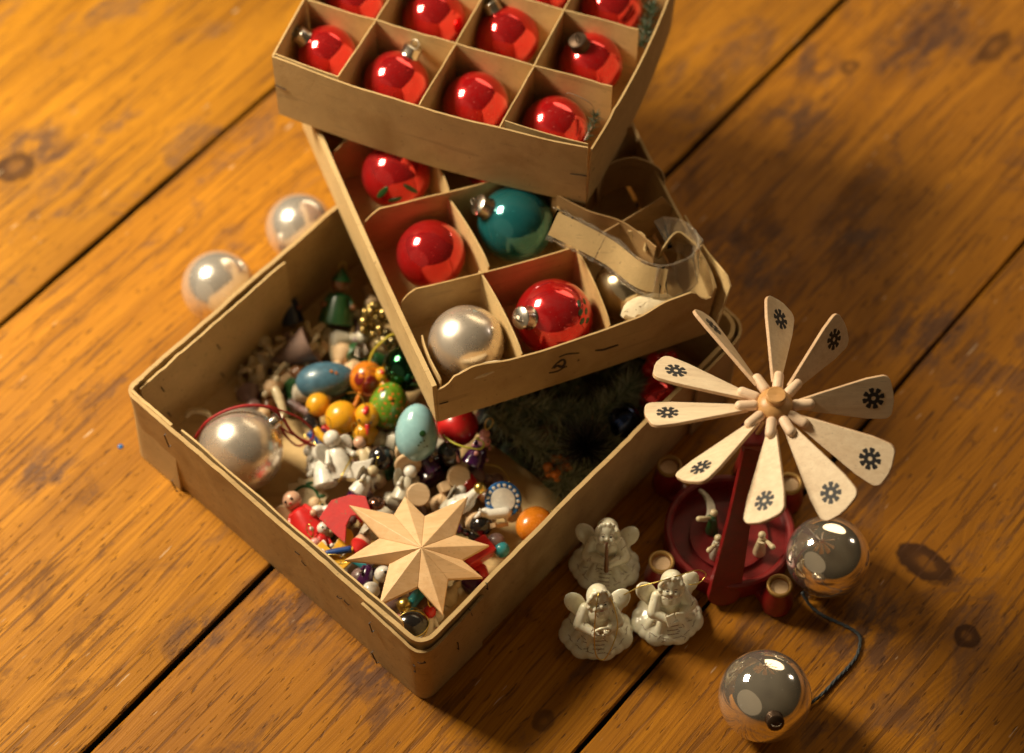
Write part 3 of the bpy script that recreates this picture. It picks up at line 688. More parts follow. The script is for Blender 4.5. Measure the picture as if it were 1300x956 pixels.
def sprig(label, path, n, ln, seed, m1=None, m2=None, spread=.9, tips=.3):
    P = [Vector(p) for p in path]; c = min(P, key=lambda p: p.z) - Vector((0, 0, .2))
    t = thing('fir_sprig', label, 'sprig', c); T = Matrix.Translation(-c)
    obj('twig', xf(tube(smooth_path(P, 5), .07, 6), T), M_brown, t)
    obj('needle', xf(needles(P, int(n * (1 - tips)), ln, seed, spread), T), m1 or M_fir, t, kind='stuff')
    if tips: obj('pale_needle', xf(needles(P, int(n * tips), ln * 1.05, seed + 1, spread), T), m2 or M_firtip, t, kind='stuff')
    return t
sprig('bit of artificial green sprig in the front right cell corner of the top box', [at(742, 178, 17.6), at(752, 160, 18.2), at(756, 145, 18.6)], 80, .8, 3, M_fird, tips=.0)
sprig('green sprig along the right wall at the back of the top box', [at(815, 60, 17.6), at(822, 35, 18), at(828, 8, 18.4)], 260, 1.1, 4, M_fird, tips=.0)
hw = tube(smooth_path([at(716, 122, 19.4), at(722, 118, 19.8), at(738, 124, 19.8), at(752, 134, 19.4), at(755, 148, 18.5)], 5), .025, 6)
o = obj('wire_hook', hw, M_wire, None); tag(o, 'thin dark wire hook against the divider in the front right cell', 'hook')

# ------------------------------------------------------------------ wooden candle pyramid with propeller
PC = Vector((15.0, -17.2, 0)); pyr = thing('candle_pyramid', 'wooden Christmas pyramid with dark red base and pale ten bladed propeller', 'pyramid', PC)
HUB = at(983, 517, 16.6) - PC
obj('base_plate', lathe([(0, .25), (4.3, .25), (4.5, .4), (4.5, 1.0), (4.5, 1.9), (4.35, 2.05), (4.15, 2.05), (4.0, 1.9), (3.95, .9), (0, .85)], 64), M_redwood, pyr, smooth=40)
m_ringw = m_plain('dull_brass_ring', (.34, .19, .05), .5, .5)
for i, (px, py) in enumerate(((850, 590), (1003, 612), (840, 712), (990, 742))):
    c = at(px, py, 3.0) - PC; c.z = 0
    a = obj('base_arm', box(c.length + .8, 1.7, .7, (0, 0, 0)), M_redwood, pyr, ((c.x) / 2, c.y / 2, .36), (0, 0, math.degrees(math.atan2(c.y, c.x))), bevel=.25)
    cup = obj('candle_cup', mv(lathe([(0, .05), (.7, .05), (1.02, .25), (1.12, .9), (1.0, 1.7), (.82, 2.3), (.80, 2.75), (.62, 2.8), (.60, 2.2), (0, 2.15)], 28), 0, 0, 0), M_redwood, pyr, c, smooth=40)
    obj('cup_liner', lathe([(0, 2.5), (.62, 2.5), (.62, 2.62), (0, 2.58)], 20), M_rawwood, cup)
    obj('brass_ring', lathe([(.60, 2.70), (.66, 2.92), (.80, 2.98), (.90, 2.86), (.86, 2.66), (.70, 2.6), (.60, 2.70)], 28), m_ringw, cup, smooth=True)
# arch: two tapering boards from front and back foot up to the bearing
topc = Vector((HUB.x * .80, HUB.y, 13.0)) if False else Vector((.75, .2, 13.2))
def board(foot, top, w0, w1, t=.55):
    d = top - foot; L = d.length; pts = []
    for k in range(9): a = PI + PI * k / 8; pts.append((w0 / 2 * math.cos(a), w0 / 2 * .8 + w0 / 2 * .8 * math.sin(a)))
    pts += [(w1 / 2 + .12, L * .55), (w1 / 2, L), (-w1 / 2, L), (-w1 / 2 - .12, L * .55)]
    yv = d.normalized(); xv = Vector((1, .18, 0)); xv = (xv - yv * xv.dot(yv)).normalized(); zv = xv.cross(yv)
    M = Matrix((xv, yv, zv)).transposed().to_4x4(); M.translation = foot
    return poly(pts, t, M)
ff = at(915, 768, 0) - PC
obj('arch_leg', board(Vector((ff.x, ff.y + .3, 0.05)), topc + Vector((-.1, -.35, 0)), 2.25, 1.35), M_redwood, pyr, bevel=.06)
bf = Vector((1.6, 6.0, 0.05)); obj('arch_leg', board(bf, topc + Vector((.1, .45, 0)), 2.2, 1.35), M_redwood, pyr, bevel=.06)
obj('arch_block', box(1.7, 1.8, .9, topc + Vector((0, 0, .2))), M_redwood, pyr, bevel=.15)
obj('spindle', tube([Vector((.1, 0, 1.8)), topc, HUB], .16, 10), M_beech, pyr, smooth=True)
obj('figure_disc', lathe([(0, .9), (2.6, .9), (2.7, 1.0), (2.7, 1.2), (0, 1.25)], 40), M_redwood, pyr, smooth=40)
def peg_doll(par, c, h, robe, head=M_cream, name='figurine', M=None, horn=True):
    M = Matrix.Translation(c) @ (M or Matrix.Identity(4))
    f = obj(name, xf(lathe([(0, 0), (.42, 0), (.46, .1), (.30, h * .45), (.24, h * .62), (.12, h * .68), (0, h * .69)], 20), M), robe, par, smooth=40)
    obj('head', xf(sph(.27, (0, 0, h * .82)), M), head, f, smooth=True)
    if horn: obj('trumpet', xf(capsule((.1, -.3, h * .72), (.1, -1.15, h * .82), .09, .2), M), M_cream, f, smooth=True)
    for s in (-1, 1): obj('arm', xf(capsule((.26 * s, 0, h * .58), (.1 * s, -.4, h * .66), .09), M), robe, f, smooth=True)
peg_doll(pyr, Vector((-1.2, .3, 1.25)), 3.0, M_green, name='figurine', M=rotm(0, 0, -70))
peg_doll(pyr, Vector((-1.0, -1.7, 1.25)), 3.0, M_whitedirty, name='figurine', M=rotm(0, 0, -40))
peg_doll(pyr, Vector((2.0, -1.4, 1.25)), 2.9, M_cream, M=rotm(0, 0, 30))
peg_doll(pyr, Vector((1.5, 1.6, 1.25)), 2.9, M_green, M=rotm(0, 0, 150))
wg = [(1.3 * math.cos(a) * 1, 1.9 * math.sin(a)) for a in [R(100 + 160 * k / 12) for k in range(13)]]; wg += [(x * .55 + .02, y * .9) for x, y in wg[::-1]]
obj('white_wing', poly(wg, .22, Matrix.Translation((-2.2, 1.6, 2.6)) @ rotm(25, -20, 170)), M_whitedirty, pyr, bevel=.05)
hg = [(0, -.85), (.55, -.85), (1.0, -.55), (1.18, -.1), (1.22, .25), (1.08, .62), (.80, .84), (.62, .92), (.56, 1.12), (.66, 1.25), (.66, 1.42), (.58, 1.5), (.2, 1.47), (0, 1.44)]
obj('hub', mv(lathe(hg, 36), *HUB), M_beech, pyr, smooth=40)
def blade_outline():
    pts = [(2.0, -.42), (6.9, -1.52)]
    def arc(cx, cy, r, a0, a1, n=5): return [(cx + r * math.cos(R(a0 + (a1 - a0) * k / n)), cy + r * math.sin(R(a0 + (a1 - a0) * k / n))) for k in range(n + 1)]
    pts = [(1.75, -.36), (3.5, -.78), (6.5, -1.48)] + arc(7.70, -1.0, .60, -102, -8) + [(8.42, -.3), (8.38, .3)] + arc(7.62, 1.0, .60, 8, 102) + [(6.5, 1.48), (3.5, .78), (1.75, .36)]
    return pts
def flower(r):
    V = []; F = []; n = 8
    for k in range(24): a = 2 * PI * k / 24; V += [(.20 * r * math.cos(a), .20 * r * math.sin(a), 0), (.55 * r * math.cos(a), .55 * r * math.sin(a), 0)]
    for k in range(24): j = (k + 1) % 24; F.append((2 * k, 2 * k + 1, 2 * j + 1, 2 * j))
    for k in range(n):
        a = 2 * PI * k / n + .2; b = len(V)
        for rr_, w_ in ((.50, .11), (.80, .235), (.98, .20)):
            for s in (-1, 1): V.append((rr_ * r * math.cos(a) - s * w_ * r * math.sin(a), rr_ * r * math.sin(a) + s * w_ * r * math.cos(a), .0))
        F += [(b, b + 1, b + 3, b + 2), (b + 2, b + 3, b + 5, b + 4)]
    g = (V, F); return g
angs = [(84, 48, 8.3), (52, 66, 8.1), (6, 54, 7.75), (-34, 50, 8.5), (-64, 36, 8.75), (-98, 38, 8.7), (-136, 38, 8.2), (-175, 27, 8.35), (157, 25, 8.2), (121, 54, 8.7)]
bo = blade_outline()
for i, (a, ph, ln) in enumerate(angs):
    s = ln / 8.42; hp = HUB + Vector((0, 0, .1))
    M = Matrix.Translation(hp) @ rotm(0, 0, a) @ Matrix.Rotation(R(ph), 4, 'X')
    B = obj('propeller_blade', xf(poly([(x * s, y * .93) for x, y in bo], .24), M @ Matrix.Translation((0, 0, -.12))), M_birch, pyr, bevel=.035, smooth=30)
    B.data.materials.append(M_birchedge)
    for p in B.data.polygons[2:]: p.material_index = 1
    fl = flower(.73); fl = (fl[0], fl[1])
    fo = obj('flower_print', xf(fl, M @ Matrix.Translation((6.95 * s, 0, .136))), M_black, B)
    so = fo.modifiers.new('s', 'SOLIDIFY'); so.thickness = .00012
    obj('peg', xf(capsule((1.35, 0, 0), (2.25, 0, 0), .36, .34), M @ rotm(0, -3, 0) @ Matrix.Translation((0, .05, .14))), M_peg, pyr, smooth=True)

# ------------------------------------------------------------------ loose baubles on the floor
def topcaps(t, r, d, spikes=True): pass
b1 = bauble('mirror silver bauble on the floor below the pyramid propeller', at(1051, 707, 2.85), 2.85, M_silver, camdir(-.25, -.75, -.5), True, None, cs=.9)
b2 = bauble('silver bauble with dark cap at the bottom edge beside the blue cord', at(971, 884, 3.05), 3.05, M_silver, camdir(.10, -.35, .93), True, M_capdark, cs=.8)
b3 = bauble('white pearl bauble on the floor behind the left wall of the big box', at(277, 364, 2.72), 2.72, M_pearlw, camdir(.55, -.5, -.3), True)
b4 = bauble('silvery pearl bauble on the floor nearest the middle box, behind the big box', at(381, 289, 2.6), 2.6, M_pearlw, camdir(.3, -.4, -.8), False)
cp = [at(1018, 752, .9), at(1030, 770, .2), at(1046, 782, .15), at(1068, 792, .15), at(1086, 802, .15), at(1092, 812, .15), at(1088, 832, .15), at(1076, 848, .15), at(1062, 862, .15), at(1045, 880, .2), at(1025, 895, .4), at(1008, 900, .9)]
cp = smooth_path(cp, 6)
cordg = []
for ph in (0, PI * 2 / 3, PI * 4 / 3):
    pts = []
    for i, p in enumerate(cp):
        t = (cp[min(i + 1, len(cp) - 1)] - cp[max(i - 1, 0)]).normalized(); s = t.cross(Vector((0, 0, 1))).normalized(); q = s.cross(t)
        a = i * .85 + ph; pts.append(p + (s * math.cos(a) + q * math.sin(a)) * .062)
    cordg.append(tube(pts, .066, 7))
o = obj('hanging_cord', merge(*cordg), M_cord, None, smooth=True); tag(o, 'dark slate blue twisted cord between the two silver baubles on the floor', 'cord')

# ------------------------------------------------------------------ porcelain angels
def angel(label, loc, rz, pose, s=1.0, tilt=28, halo=None, lean=0):
    t = thing('angel_figurine', label, 'figurine', loc, (lean, 0, rz)); t.scale = (s * .95, s * .95, s * 1.10)
    g = []
    # wide spread skirt with scalloped hem
    g.append(sph(1, (0, .1, .75), (2.5, 2.15, .85)))
    for k in range(8):
        a = R(182 + 176 * k / 7)
        rr = .85 if k % 2 else 1.0; g.append(sph(rr, (1.95 * math.cos(a) + .0, 1.55 * math.sin(a) - .05, .55), (1, 1, .62)))
    for k in range(6):
        a = R(20 + 28 * k); g.append(sph(.7, (2.1 * math.cos(a), 1.5 * math.sin(a), .6)))
    for k in range(5):   # folds running up the skirt
        a = R(205 + 32 * k); g.append(capsule((2.1 * math.cos(a), 1.8 * math.sin(a), .7), (.7 * math.cos(a), .5 * math.sin(a), 2.3), .42, .35))
    g.append(lathe([(0, .3), (1.9, .5), (1.5, 1.5), (1.05, 2.4), (.95, 3.1), (1.0, 3.6), (.75, 4.0), (.35, 4.3), (0, 4.4)], 28))
    g.append(sph(.95, (0, -.15, 3.35), (1.12, .85, .9)))
    # arms
    for sg in (-1, 1):
        sh = (1.0 * sg, 0, 3.75); el = (1.45 * sg, -.75, 2.9); hd = pose['hands'][0 if sg < 0 else 1]
        g.append(capsule(sh, el, .45, .52)); g.append(capsule(el, hd, .50, .30)); g.append(sph(.30, hd, (1, 1.1, .9)))
        for f in range(4): g.append(capsule(Vector(hd) + Vector((-.18 * sg + .1 * f * sg, -.12, .05)), Vector(hd) + Vector((-.30 * sg + .08 * f * sg, -.30, .22 - .05 * f)), .085, .07))
    # head, neck, hair
    hc = Vector((pose.get('hx', 0), -.15, 5.0)); Hm = Matrix.Translation(hc) @ rotm(-tilt, 0, pose.get('turn', 0))
    g.append(capsule((0, 0, 3.9), tuple(hc), .40, .42))
    g.append(xf(sph(.92, (0, 0, 0), (.82, .92, 1.04)), Hm)); g.append(xf(sph(.16, (0, -.92, -.10)), Hm)); g.append(xf(sph(.22, (0, -.80, -.62)), Hm))
    for sg in (-1, 1): g.append(xf(sph(.30, (.36 * sg, -.66, -.28)), Hm)); g.append(xf(sph(.14, (.92 * sg, -.05, -.1)), Hm))
    g.append(xf(sph(1.0, (0, .14, .22), (.90, .96, .95)), Hm))
    rr = random.Random(5)
    for k in range(24):   # curls round the face
        a = R(-35 + 250 * k / 23); g.append(xf(sph(.20, (.86 * math.cos(a), -.42 + rr.uniform(-.1, .1), .06 + .84 * math.sin(a))), Hm))
    body = fuse(merge(*g), .06, 2)
    b = obj('body', body, M_porc, t, smooth=True)
    # painted face
    for sg in (-1, 1):
        obj('eye', xf(sph(.075, (.30 * sg, -.885, .06), (1.3, .4, .8)), Hm), M_ink, b, smooth=True)
        obj('eyebrow', xf(tube([(.16 * sg, -.93, .24), (.30 * sg, -.91, .30), (.44 * sg, -.85, .25)], .022, 5), Hm), M_brown, b)
    obj('mouth', xf(sph(.11, (0, -.88, -.42), (1.3, .35, .5)), Hm), M_pink, b, smooth=True)
    # wings
    for sg in (-1, 1):
        w_ = []
        w_.append(sph(1, (0, 0, 0), (.72, .20, 1.0)))
        for k in range(4): w_.append(sph(.36, ((.42 - .26 * k) * sg, 0, -.62 - .16 * k), (1, .42, 1.5)))
        wm = Matrix.Translation((1.68 * sg, .55, 3.75)) @ rotm(-38, 0, -16 * sg) @ rotm(0, 38 * sg, 0)
        obj('wing', xf(fuse(merge(*w_), .07, 3), wm), M_porc, b if False else t, smooth=True)
    # prop held in the hands
    k = pose['prop']
    if k == 'flute':
        obj('flute', capsule(Hm @ Vector((0, -.98, -.45)), Vector((.1, -2.15, 3.0)), .11, .20), M_brown, t, smooth=True)
    elif k == 'harp':
        hp_ = [Vector((-.2, -1.75, 2.5)), Vector((-.45, -1.8, 3.3)), Vector((.1, -1.8, 3.75)), Vector((.75, -1.8, 3.55)), Vector((.5, -1.75, 3.0)), Vector((.15, -1.7, 2.5))]
        hobj = obj('harp', tube(smooth_path(hp_, 4, True), .11, 8, True), M_porc, t, smooth=True)
        for q in range(4): obj('harp_string', tube([Vector((-.2 + q * .2, -1.78, 3.5)), Vector((-.1 + q * .12, -1.75, 2.65))], .02, 5), M_brown, hobj)
    else:
        obj('open_book', merge(box(.75, .14, .9, (-.36, -1.85, 3.05), rotm(-35, 0, 14)), box(.75, .14, .9, (.36, -1.85, 3.05), rotm(-35, 0, -14))), M_porc, t, bevel=.06)
    # brown brush strokes laid on the glaze of skirt, sleeves and bodice
    tree = BVHTree.FromPolygons([Vector(v) for v in body[0]], body[1]); lines = []; dv = Vector((0, .62, -.78)).normalized(); rr = random.Random(int(abs(rz) * 7) + 3)
    def stroke(x0, y0, x1, y1, r_=.03):
        pts = []
        for q in range(6):
            x = x0 + (x1 - x0) * q / 5 + .05 * math.sin(q * 1.3); y = y0 + (y1 - y0) * q / 5
            o_ = Vector((x, 0, 2.2)) + Vector((0, .78, .62)) * y - dv * 12; h_ = tree.ray_cast(o_, dv)
            if h_[0] is None: return
            pts.append(h_[0] - dv * .01)
        lines.append(tube(pts, r_, 5))
    for q in range(5): stroke(-.5 + .05 * q, -2.15 + .30 * q, .35 + .05 * q, -2.2 + .30 * q)
    for q in range(16):
        a = rr.uniform(0, 6.28); x = rr.uniform(-2.2, 2.2); y = rr.uniform(-2.6, .9); l_ = rr.uniform(.2, .5); stroke(x, y, x + l_ * math.cos(a), y + l_ * math.sin(a), .022)
    for q in range(7): a = R(200 + 22 * q); stroke(2.4 * math.cos(a), 2.2 * math.sin(a) - .3, 2.4 * math.cos(a + .25), 2.2 * math.sin(a + .25) - .3, .02)
    if lines: obj('painted_line', merge(*lines), M_brown, b)
    if halo:
        obj('gold_thread', tube(smooth_path(halo, 6), .045, 6), M_gold, t, smooth=True)
    return t
A1 = at(768, 722, 0); A2 = at(757, 806, 0); A3 = at(846, 788, 0)
angel('porcelain angel blowing a flute, rearmost beside the wall of the big box', A1, -4, dict(hands=[(-.25, -1.55, 3.45), (.35, -1.75, 3.2)], prop='flute'), .91, 34)
angel('porcelain angel nearest the camera with a small harp and gold thread over its face', A2, 5, dict(hands=[(-.35, -1.7, 2.9), (.55, -1.7, 3.1)], prop='harp', turn=8), .93, 26,
      halo=[(.1, .1, 6.0), (-.15, -.6, 6.1), (-.42, -1.6, 4.9), (-.5, -2.3, 3.0), (-.35, -2.9, 1.8), (.2, -3.05, 1.5), (.8, -2.7, 2.6), (1.3, -1.7, 3.7), (1.0, -.7, 5.2), (.45, -.2, 6.0), (.1, .1, 6.0)])
A3h = [(-3.6, .2, 4.6), (-2.4, .1, 5.4), (-.8, -.2, 6.05), (.6, -.1, 6.1), (2.2, .3, 5.6), (2.9, .2, 4.9), (2.2, -.2, 4.6), (1.4, -.2, 4.7)]
angel('porcelain angel on the right holding an open book, gold thread loop round its head', A3, 14, dict(hands=[(-.35, -1.75, 2.75), (.30, -1.75, 2.75)], prop='book', turn=-18, hx=.05), .92, 24, halo=A3h)

# ------------------------------------------------------------------ things in the big box
def single(name, label, cat, g, mat, loc, rot=None, smooth=True, bevel=0):
    return tag(obj(name, g, mat, None, loc, rot, smooth, bevel), label, cat)
def egg(r, L): return [(r * math.sin(PI * k / 16) * (1 + .10 * math.cos(PI * k / 16)), -L / 2 * math.cos(PI * k / 16)) for k in range(17)]
def bead(label, px, py, z, r, mat, name='wooden_bead', s=(1, 1, 1), rot=None):
    c = at(px, py, z); t = thing(name, label, 'bead', c - Vector((0, 0, r * s[2])))
    M = Matrix.Translation((0, 0, r * s[2])) @ rotm(*(rot or (70 + px % 40, 0, px * 7 % 360)))
    obj('ball', xf(sph(r, s=s), M), mat, t, smooth=True)
    obj('peg_hole', xf(lathe([(r * .16, -.02), (r * .16, .03), (0, .03)], 12), M @ Matrix.Translation((0, 0, r * s[2] * .985))), M_ink, t)
    return t
pb = bauble('aged pearl bauble with a red ribbon in the left corner of the big box', at(306, 571, 3.6), 3.0, M_pearl, camdir(.6, .5, .1), True, None, cs=.7)
rib = [at(248, 556, 3.5), at(262, 536, 5.6), at(285, 522, 6.4), at(312, 515, 6.6), at(340, 517, 6.2), at(358, 530, 5), at(370, 548, 3.5), at(388, 562, 2.5), at(402, 566, 1.5)]
rib2 = [at(340, 515, 6.0), at(362, 523, 5), at(382, 532, 4.2), at(398, 548, 3), at(392, 560, 2.5), at(372, 552, 3), at(352, 540, 4)]
rib3 = [at(352, 532, 4.5), at(362, 552, 3.0), at(378, 566, 1.5), at(396, 560, 1), at(404, 572, .8)]
o = obj('ribbon', merge(tube(smooth_path(rib, 6), .11, 7), tube(smooth_path(rib2, 6), .07, 6), tube(smooth_path(rib3, 6), .08, 6)), M_ribbon, None, smooth=True); tag(o, 'dark red ribbon looped over the pearl bauble in the big box', 'ribbon')
def eggthing(label, px, py, z, r, L, mat, rot, spots=(), sm=M_green):
    c = at(px, py, z); t = thing('painted_egg', label, 'egg', c - Vector((0, 0, min(r, z))))
    M = Matrix.Translation((0, 0, min(r, z))) @ rotm(*rot); pr = egg(r, L); pr[0] = (0, pr[0][1]); pr[-1] = (0, pr[-1][1])
    obj('shell', xf(lathe(pr, 36), M), mat, t, smooth=True)
    for x, y, zz, q in spots:
        d = camdir(x, y, zz).normalized(); Mi = M.to_3x3().inverted(); l = Mi @ d
        f = 1 / math.sqrt((l.x / r) ** 2 + (l.y / r) ** 2 + (l.z / (L / 2)) ** 2)
        obj('painted_spot', mv(xf(sph(q, s=(1, 1, .15), u=12, v=8), aim(d)), *(Matrix.Translation((0, 0, min(r, z))).to_translation() + d * f * 1.02)), sm, t, smooth=True)
    return t
eggthing('sky blue painted egg with a green dot standing under the middle box corner', 529, 549, 4.8, 1.50, 4.1, M_eggblue, (-42, 4, 0), [(.30, -.02, .95, .24), (.22, -.42, .9, .07), (.38, -.36, .9, .07), (.12, -.55, .85, .08), (.5, -.62, .7, .10), (.34, -.62, .7, .07)])
eggthing('dull blue egg lying on its side in the shaded back of the big box', 413, 483, 2.2, 1.35, 4.3, M_eggdull, (0, 84, 6), [(.35, .45, .8, .13), (.55, .35, .75, .12)], M_orange)
eggthing('leaf green egg with orange dots beside the yellow chick', 494, 515, 3.0, 1.45, 3.4, M_egggreen, (-40, 10, 0), [(-.3, .72, .6, .2), (.1, .35, .9, .16), (.4, -.5, .8, .12)], M_orange)
bauble('small dark green glass ball beside the edge of the middle box', at(516, 467, 3.4), 1.75, M_greenb, (0, .3, -1), False)
eggthing('yellow wooden egg against the right wall of the big box', 678, 667, 2.9, 1.25, 2.9, M_orange, (60, 0, -40))
bead('smaller of two egg yellow wooden balls, next to the dull blue egg', 404, 514, 2.2, .88, M_yellow)
bead('larger egg yellow wooden ball left of the yellow chick', 434, 530, 2.8, 1.2, M_yellow)
def chick(label, px, py, z, s=1.0, rz=0):
    c = at(px, py, z); t = thing('wooden_chick', label, 'chick', c - Vector((0, 0, 1.2 * s)), (0, 0, rz)); t.scale = (s, s, s)
    b = obj('body', mv(xf(lathe([(0, -1.3), (.55, -1.15), (.95, -.5), (1.0, .1), (.8, .75), (.4, 1.15), (0, 1.25)], 28), rotm(20)), 0, -.2, 1.2), M_yellow, t, smooth=True)
    h = obj('head', sph(.92, (.15, .55, 2.5)), M_yellow, t, smooth=True)
    obj('beak', capsule((.35, -.35, 2.55), (.45, -.85, 2.3), .20, .06), M_redp, h, smooth=True)
    obj('comb', sph(.22, (.1, .4, 3.4), (1, 1.8, .8)), M_redp, h, smooth=True)
    for sg in (-1, 1): obj('eye', sph(.10, (.15 + .42 * sg, -.2, 2.85)), M_ink, h, smooth=True)
    for sg in (-1, 1): obj('wing', sph(.55, (.85 * sg, -.1, 1.2), (.35, .7, 1)), M_yellow, b, smooth=True)
    obj('string', tube(smooth_path([(.1, .5, 3.4), (-.3, 1.0, 3.9), (-.9, 1.5, 3.7), (-1.6, 1.8, 3.0)], 5), .05, 6), M_gold, t)
    return t
chick('yellow wooden chick with red beak between the yellow ball and the blue egg', 463, 548, 1.9, 1.0, -12)
chick('tiny yellow chick behind the green egg', 487, 489, 2.6, .62, 30)
# small turned people
def doll(label, px, py, z, h, robe, head, hat=None, rot=(0, 0, 0), arms=None, face=True, feet=None, name='wooden_figure', wide=1.0, cat='figure'):
    h *= 1.12; wide *= 1.15
    c = at(px, py, z); t = thing(name, label, cat, c, rot)
    w_ = wide
    b = obj('body', lathe([(0, 0), (.50 * w_ * h / 2.6, 0), (.56 * w_ * h / 2.6, .1), (.50 * w_ * h / 2.6, h * .25), (.34 * w_ * h / 2.6, h * .52), (.18, h * .6), (0, h * .61)], 24), robe, t, smooth=40)
    hr = h * .165; hd = obj('head', sph(hr, (0, 0, h * .74)), head, t, smooth=True)
    if face:
        for sg in (-1, 1): obj('eye', sph(hr * .16, (.36 * hr * sg, -hr * .9, h * .76)), M_ink, hd, smooth=True)
        obj('mouth', sph(hr * .14, (0, -hr * .93, h * .70), (1.5, .6, .6)), M_redp, hd, smooth=True)
    if hat is not None:
        obj('hat', lathe([(hr * .80, h * .80), (hr * 1.12, h * .79), (hr * 1.12, h * .82), (hr * .86, h * .86), (hr * .5, h * .96), (hr * .1, h * 1.04), (0, h * 1.045)], 20), hat, hd, smooth=40)
    for sg in (-1, 1):
        am = arms or robe; e = Vector((sg * h * .26, -h * .12, h * .36))
        obj('arm', capsule((sg * h * .15, 0, h * .52), e, h * .055, h * .05), am, b, smooth=True)
        obj('hand', sph(h * .062, e + Vector((sg * .02, -.06, -.05))), head, b, smooth=True)
    if not face:
        q = [(0, 0, h * .88), (-.25, .05, h * .88 + .5), (-.15, .1, h * .88 + 1.0), (.2, .05, h * .88 + .95), (.22, 0, h * .88 + .45), (0, 0, h * .88)]
        obj('thread_loop', tube(smooth_path(q, 4), .035, 5), M_gold, hd)
    if robe in (M_white, M_whitedirty):
        for sg in (-1, 1): obj('wing', xf(sph(h * .17, s=(1, .16, 1.5), u=14, v=10), Matrix.Translation((sg * h * .2, h * .10, h * .5)) @ rotm(0, sg * 35, -sg * 20)), robe, b, smooth=True)
    if feet:
        for sg in (-1, 1): obj('foot', sph(h * .08, (sg * h * .1, -h * .08, .02), (1, 1.5, .7)), feet, b, smooth=True)
    return t
doll('red coated wooden man with white cuffs near the front left wall of the big box', 399, 682, 1.2, 3.6, M_redp, M_skin, None, (-62, -30, 20), M_redp, feet=M_white, wide=1.25)
doll('second red coated figure lying lowest by the front left wall', 404, 707, 1.6, 2.4, M_redp, M_white, None, (-60, 20, 0), M_redp, feet=M_white)
doll('round faced wooden figure with a red cap above the star', 487, 652, 2.2, 3.6, M_whitedirty, M_skin, M_redp, (62, -72, 0), M_white, feet=M_white)
doll('white wooden angel figure with gold thread in the middle of the pile', 436, 604, 2.0, 3.3, M_white, M_white, None, (-50, 10, 30), M_white, face=False)
doll('small white figure lying across the back of the white angel', 414, 618, 1.8, 3.0, M_white, M_white, None, (-70, -40, 0), M_white, face=False)
doll('white figure with a red hat at the very corner of the big box', 540, 805, 1.4, 2.4, M_white, M_redp, None, (-20, 10, 0), M_white, face=False)
doll('aubergine beetle boy figure with pink face in the pile', 598, 592, 2.8, 2.4, M_purple, M_pink, None, (-35, 60, 20), M_purple, wide=1.3)
doll('dark glossy purple figure lying below the blue egg', 548, 612, 1.6, 3.4, M_purple, M_blackp, None, (-60, -70, 0), M_purple, face=False, wide=1.3)
doll('black and purple wooden figure lying behind the wooden discs', 520, 606, 1.3, 3.0, M_blackp, M_blackp, None, (-70, 65, 0), M_purple, face=False, wide=1.3)
doll('green hatted wooden figure with long pale legs in the dark back of the big box', 426, 412, 1.6, 3.6, M_green, M_brown, M_green, (-52, 12, 0), M_green, face=False, wide=1.3)
doll('dim dark blue figure in the shaded back corner of the big box', 373, 412, 1.2, 3.0, M_navy, M_brown, M_blackp, (-50, -20, 0), M_navy, face=False)
# ivory horn, cream cut-outs
def curve_piece(name, label, cat, pts, r, mat, taper=True):
    P = [at(*p) for p in pts]; o = obj(name, tube(smooth_path(P, 5), (lambda t: r * (.45 + .55 * math.sin(PI * min(1, .15 + t * .8)))) if taper else r, 10), mat, None, smooth=True); return tag(o, label, cat)
curve_piece('wooden_rocker', 'curved pale wooden rocker lying in the dark back of the big box', 'rocker', [(352, 432, 1.5), (375, 430, 1.6), (395, 424, 1.8), (412, 410, 2.2)], .36, M_cream)
curve_piece('wooden_stick', 'pale wooden stick slanting down beside the blue egg', 'stick', [(418, 418, 1.4), (424, 436, 1.2), (426, 455, 1.0), (430, 466, .8)], .40, M_cream)
curve_piece('wooden_stick', 'thin pale wooden stick to the right of the green hatted figure', 'stick', [(448, 415, 1.6), (443, 432, 1.5), (438, 450, 1.2), (446, 470, .8)], .2, M_cream)
curve_piece('wooden_stick', 'short pale peg behind the pearl bauble', 'stick', [(348, 492, 2.6), (354, 505, 2.4), (362, 528, 2.0)], .35, M_cream)
curve_piece('paper_curl', 'pale paper curl in the left corner behind the pearl bauble', 'paper', [(236, 530, 2.5), (243, 522, 2.8), (262, 524, 3), (268, 534, 2.6)], .25, M_cream)
single('paper_cone', 'dusty pink paper cone in the back left of the big box', 'cone', xf(lathe([(0, 0), (.3, 0), (1.4, 3.2), (1.3, 3.3), (0, 2.6)], 24), rotm(70, 0, 110)), m_paint('faded_pink_paper', (.20, .12, .09), .7, .3, 0), at(345, 462, 1.7))
def straw(label, px, py, z, seed, r, n, mat, s=(1.4, 1, .7)):
    rr = random.Random(seed); g = []
    for _ in range(n):
        a = Vector((rr.gauss(0, .5) * s[0], rr.gauss(0, .5) * s[1], rr.gauss(0, .4) * s[2])) * r; d = Vector((rr.gauss(0, 1), rr.gauss(0, 1), rr.gauss(0, .5))).normalized() * r * .6
        g.append(tube(smooth_path([a - d, a + Vector((rr.uniform(-.2, .2),) * 3), a + d], 3), rr.uniform(.12, .26), 7))
    c = at(px, py, z); o = obj('straw_ornament', mv(merge(*g), 0, 0, z * .6), mat, None, c - Vector((0, 0, z * .6)), smooth=True); o['kind'] = 'stuff'
    o['label'] = label; o['category'] = 'ornament'; del o['kind']; return o
straw('dull yellow straw ornament by the back left wall', 336, 480, 1.2, 5, 1.5, 34, M_cream)
straw('straw stars heaped in the shade left of the dull blue egg', 372, 452, 1.6, 9, 1.6, 26, M_cream)
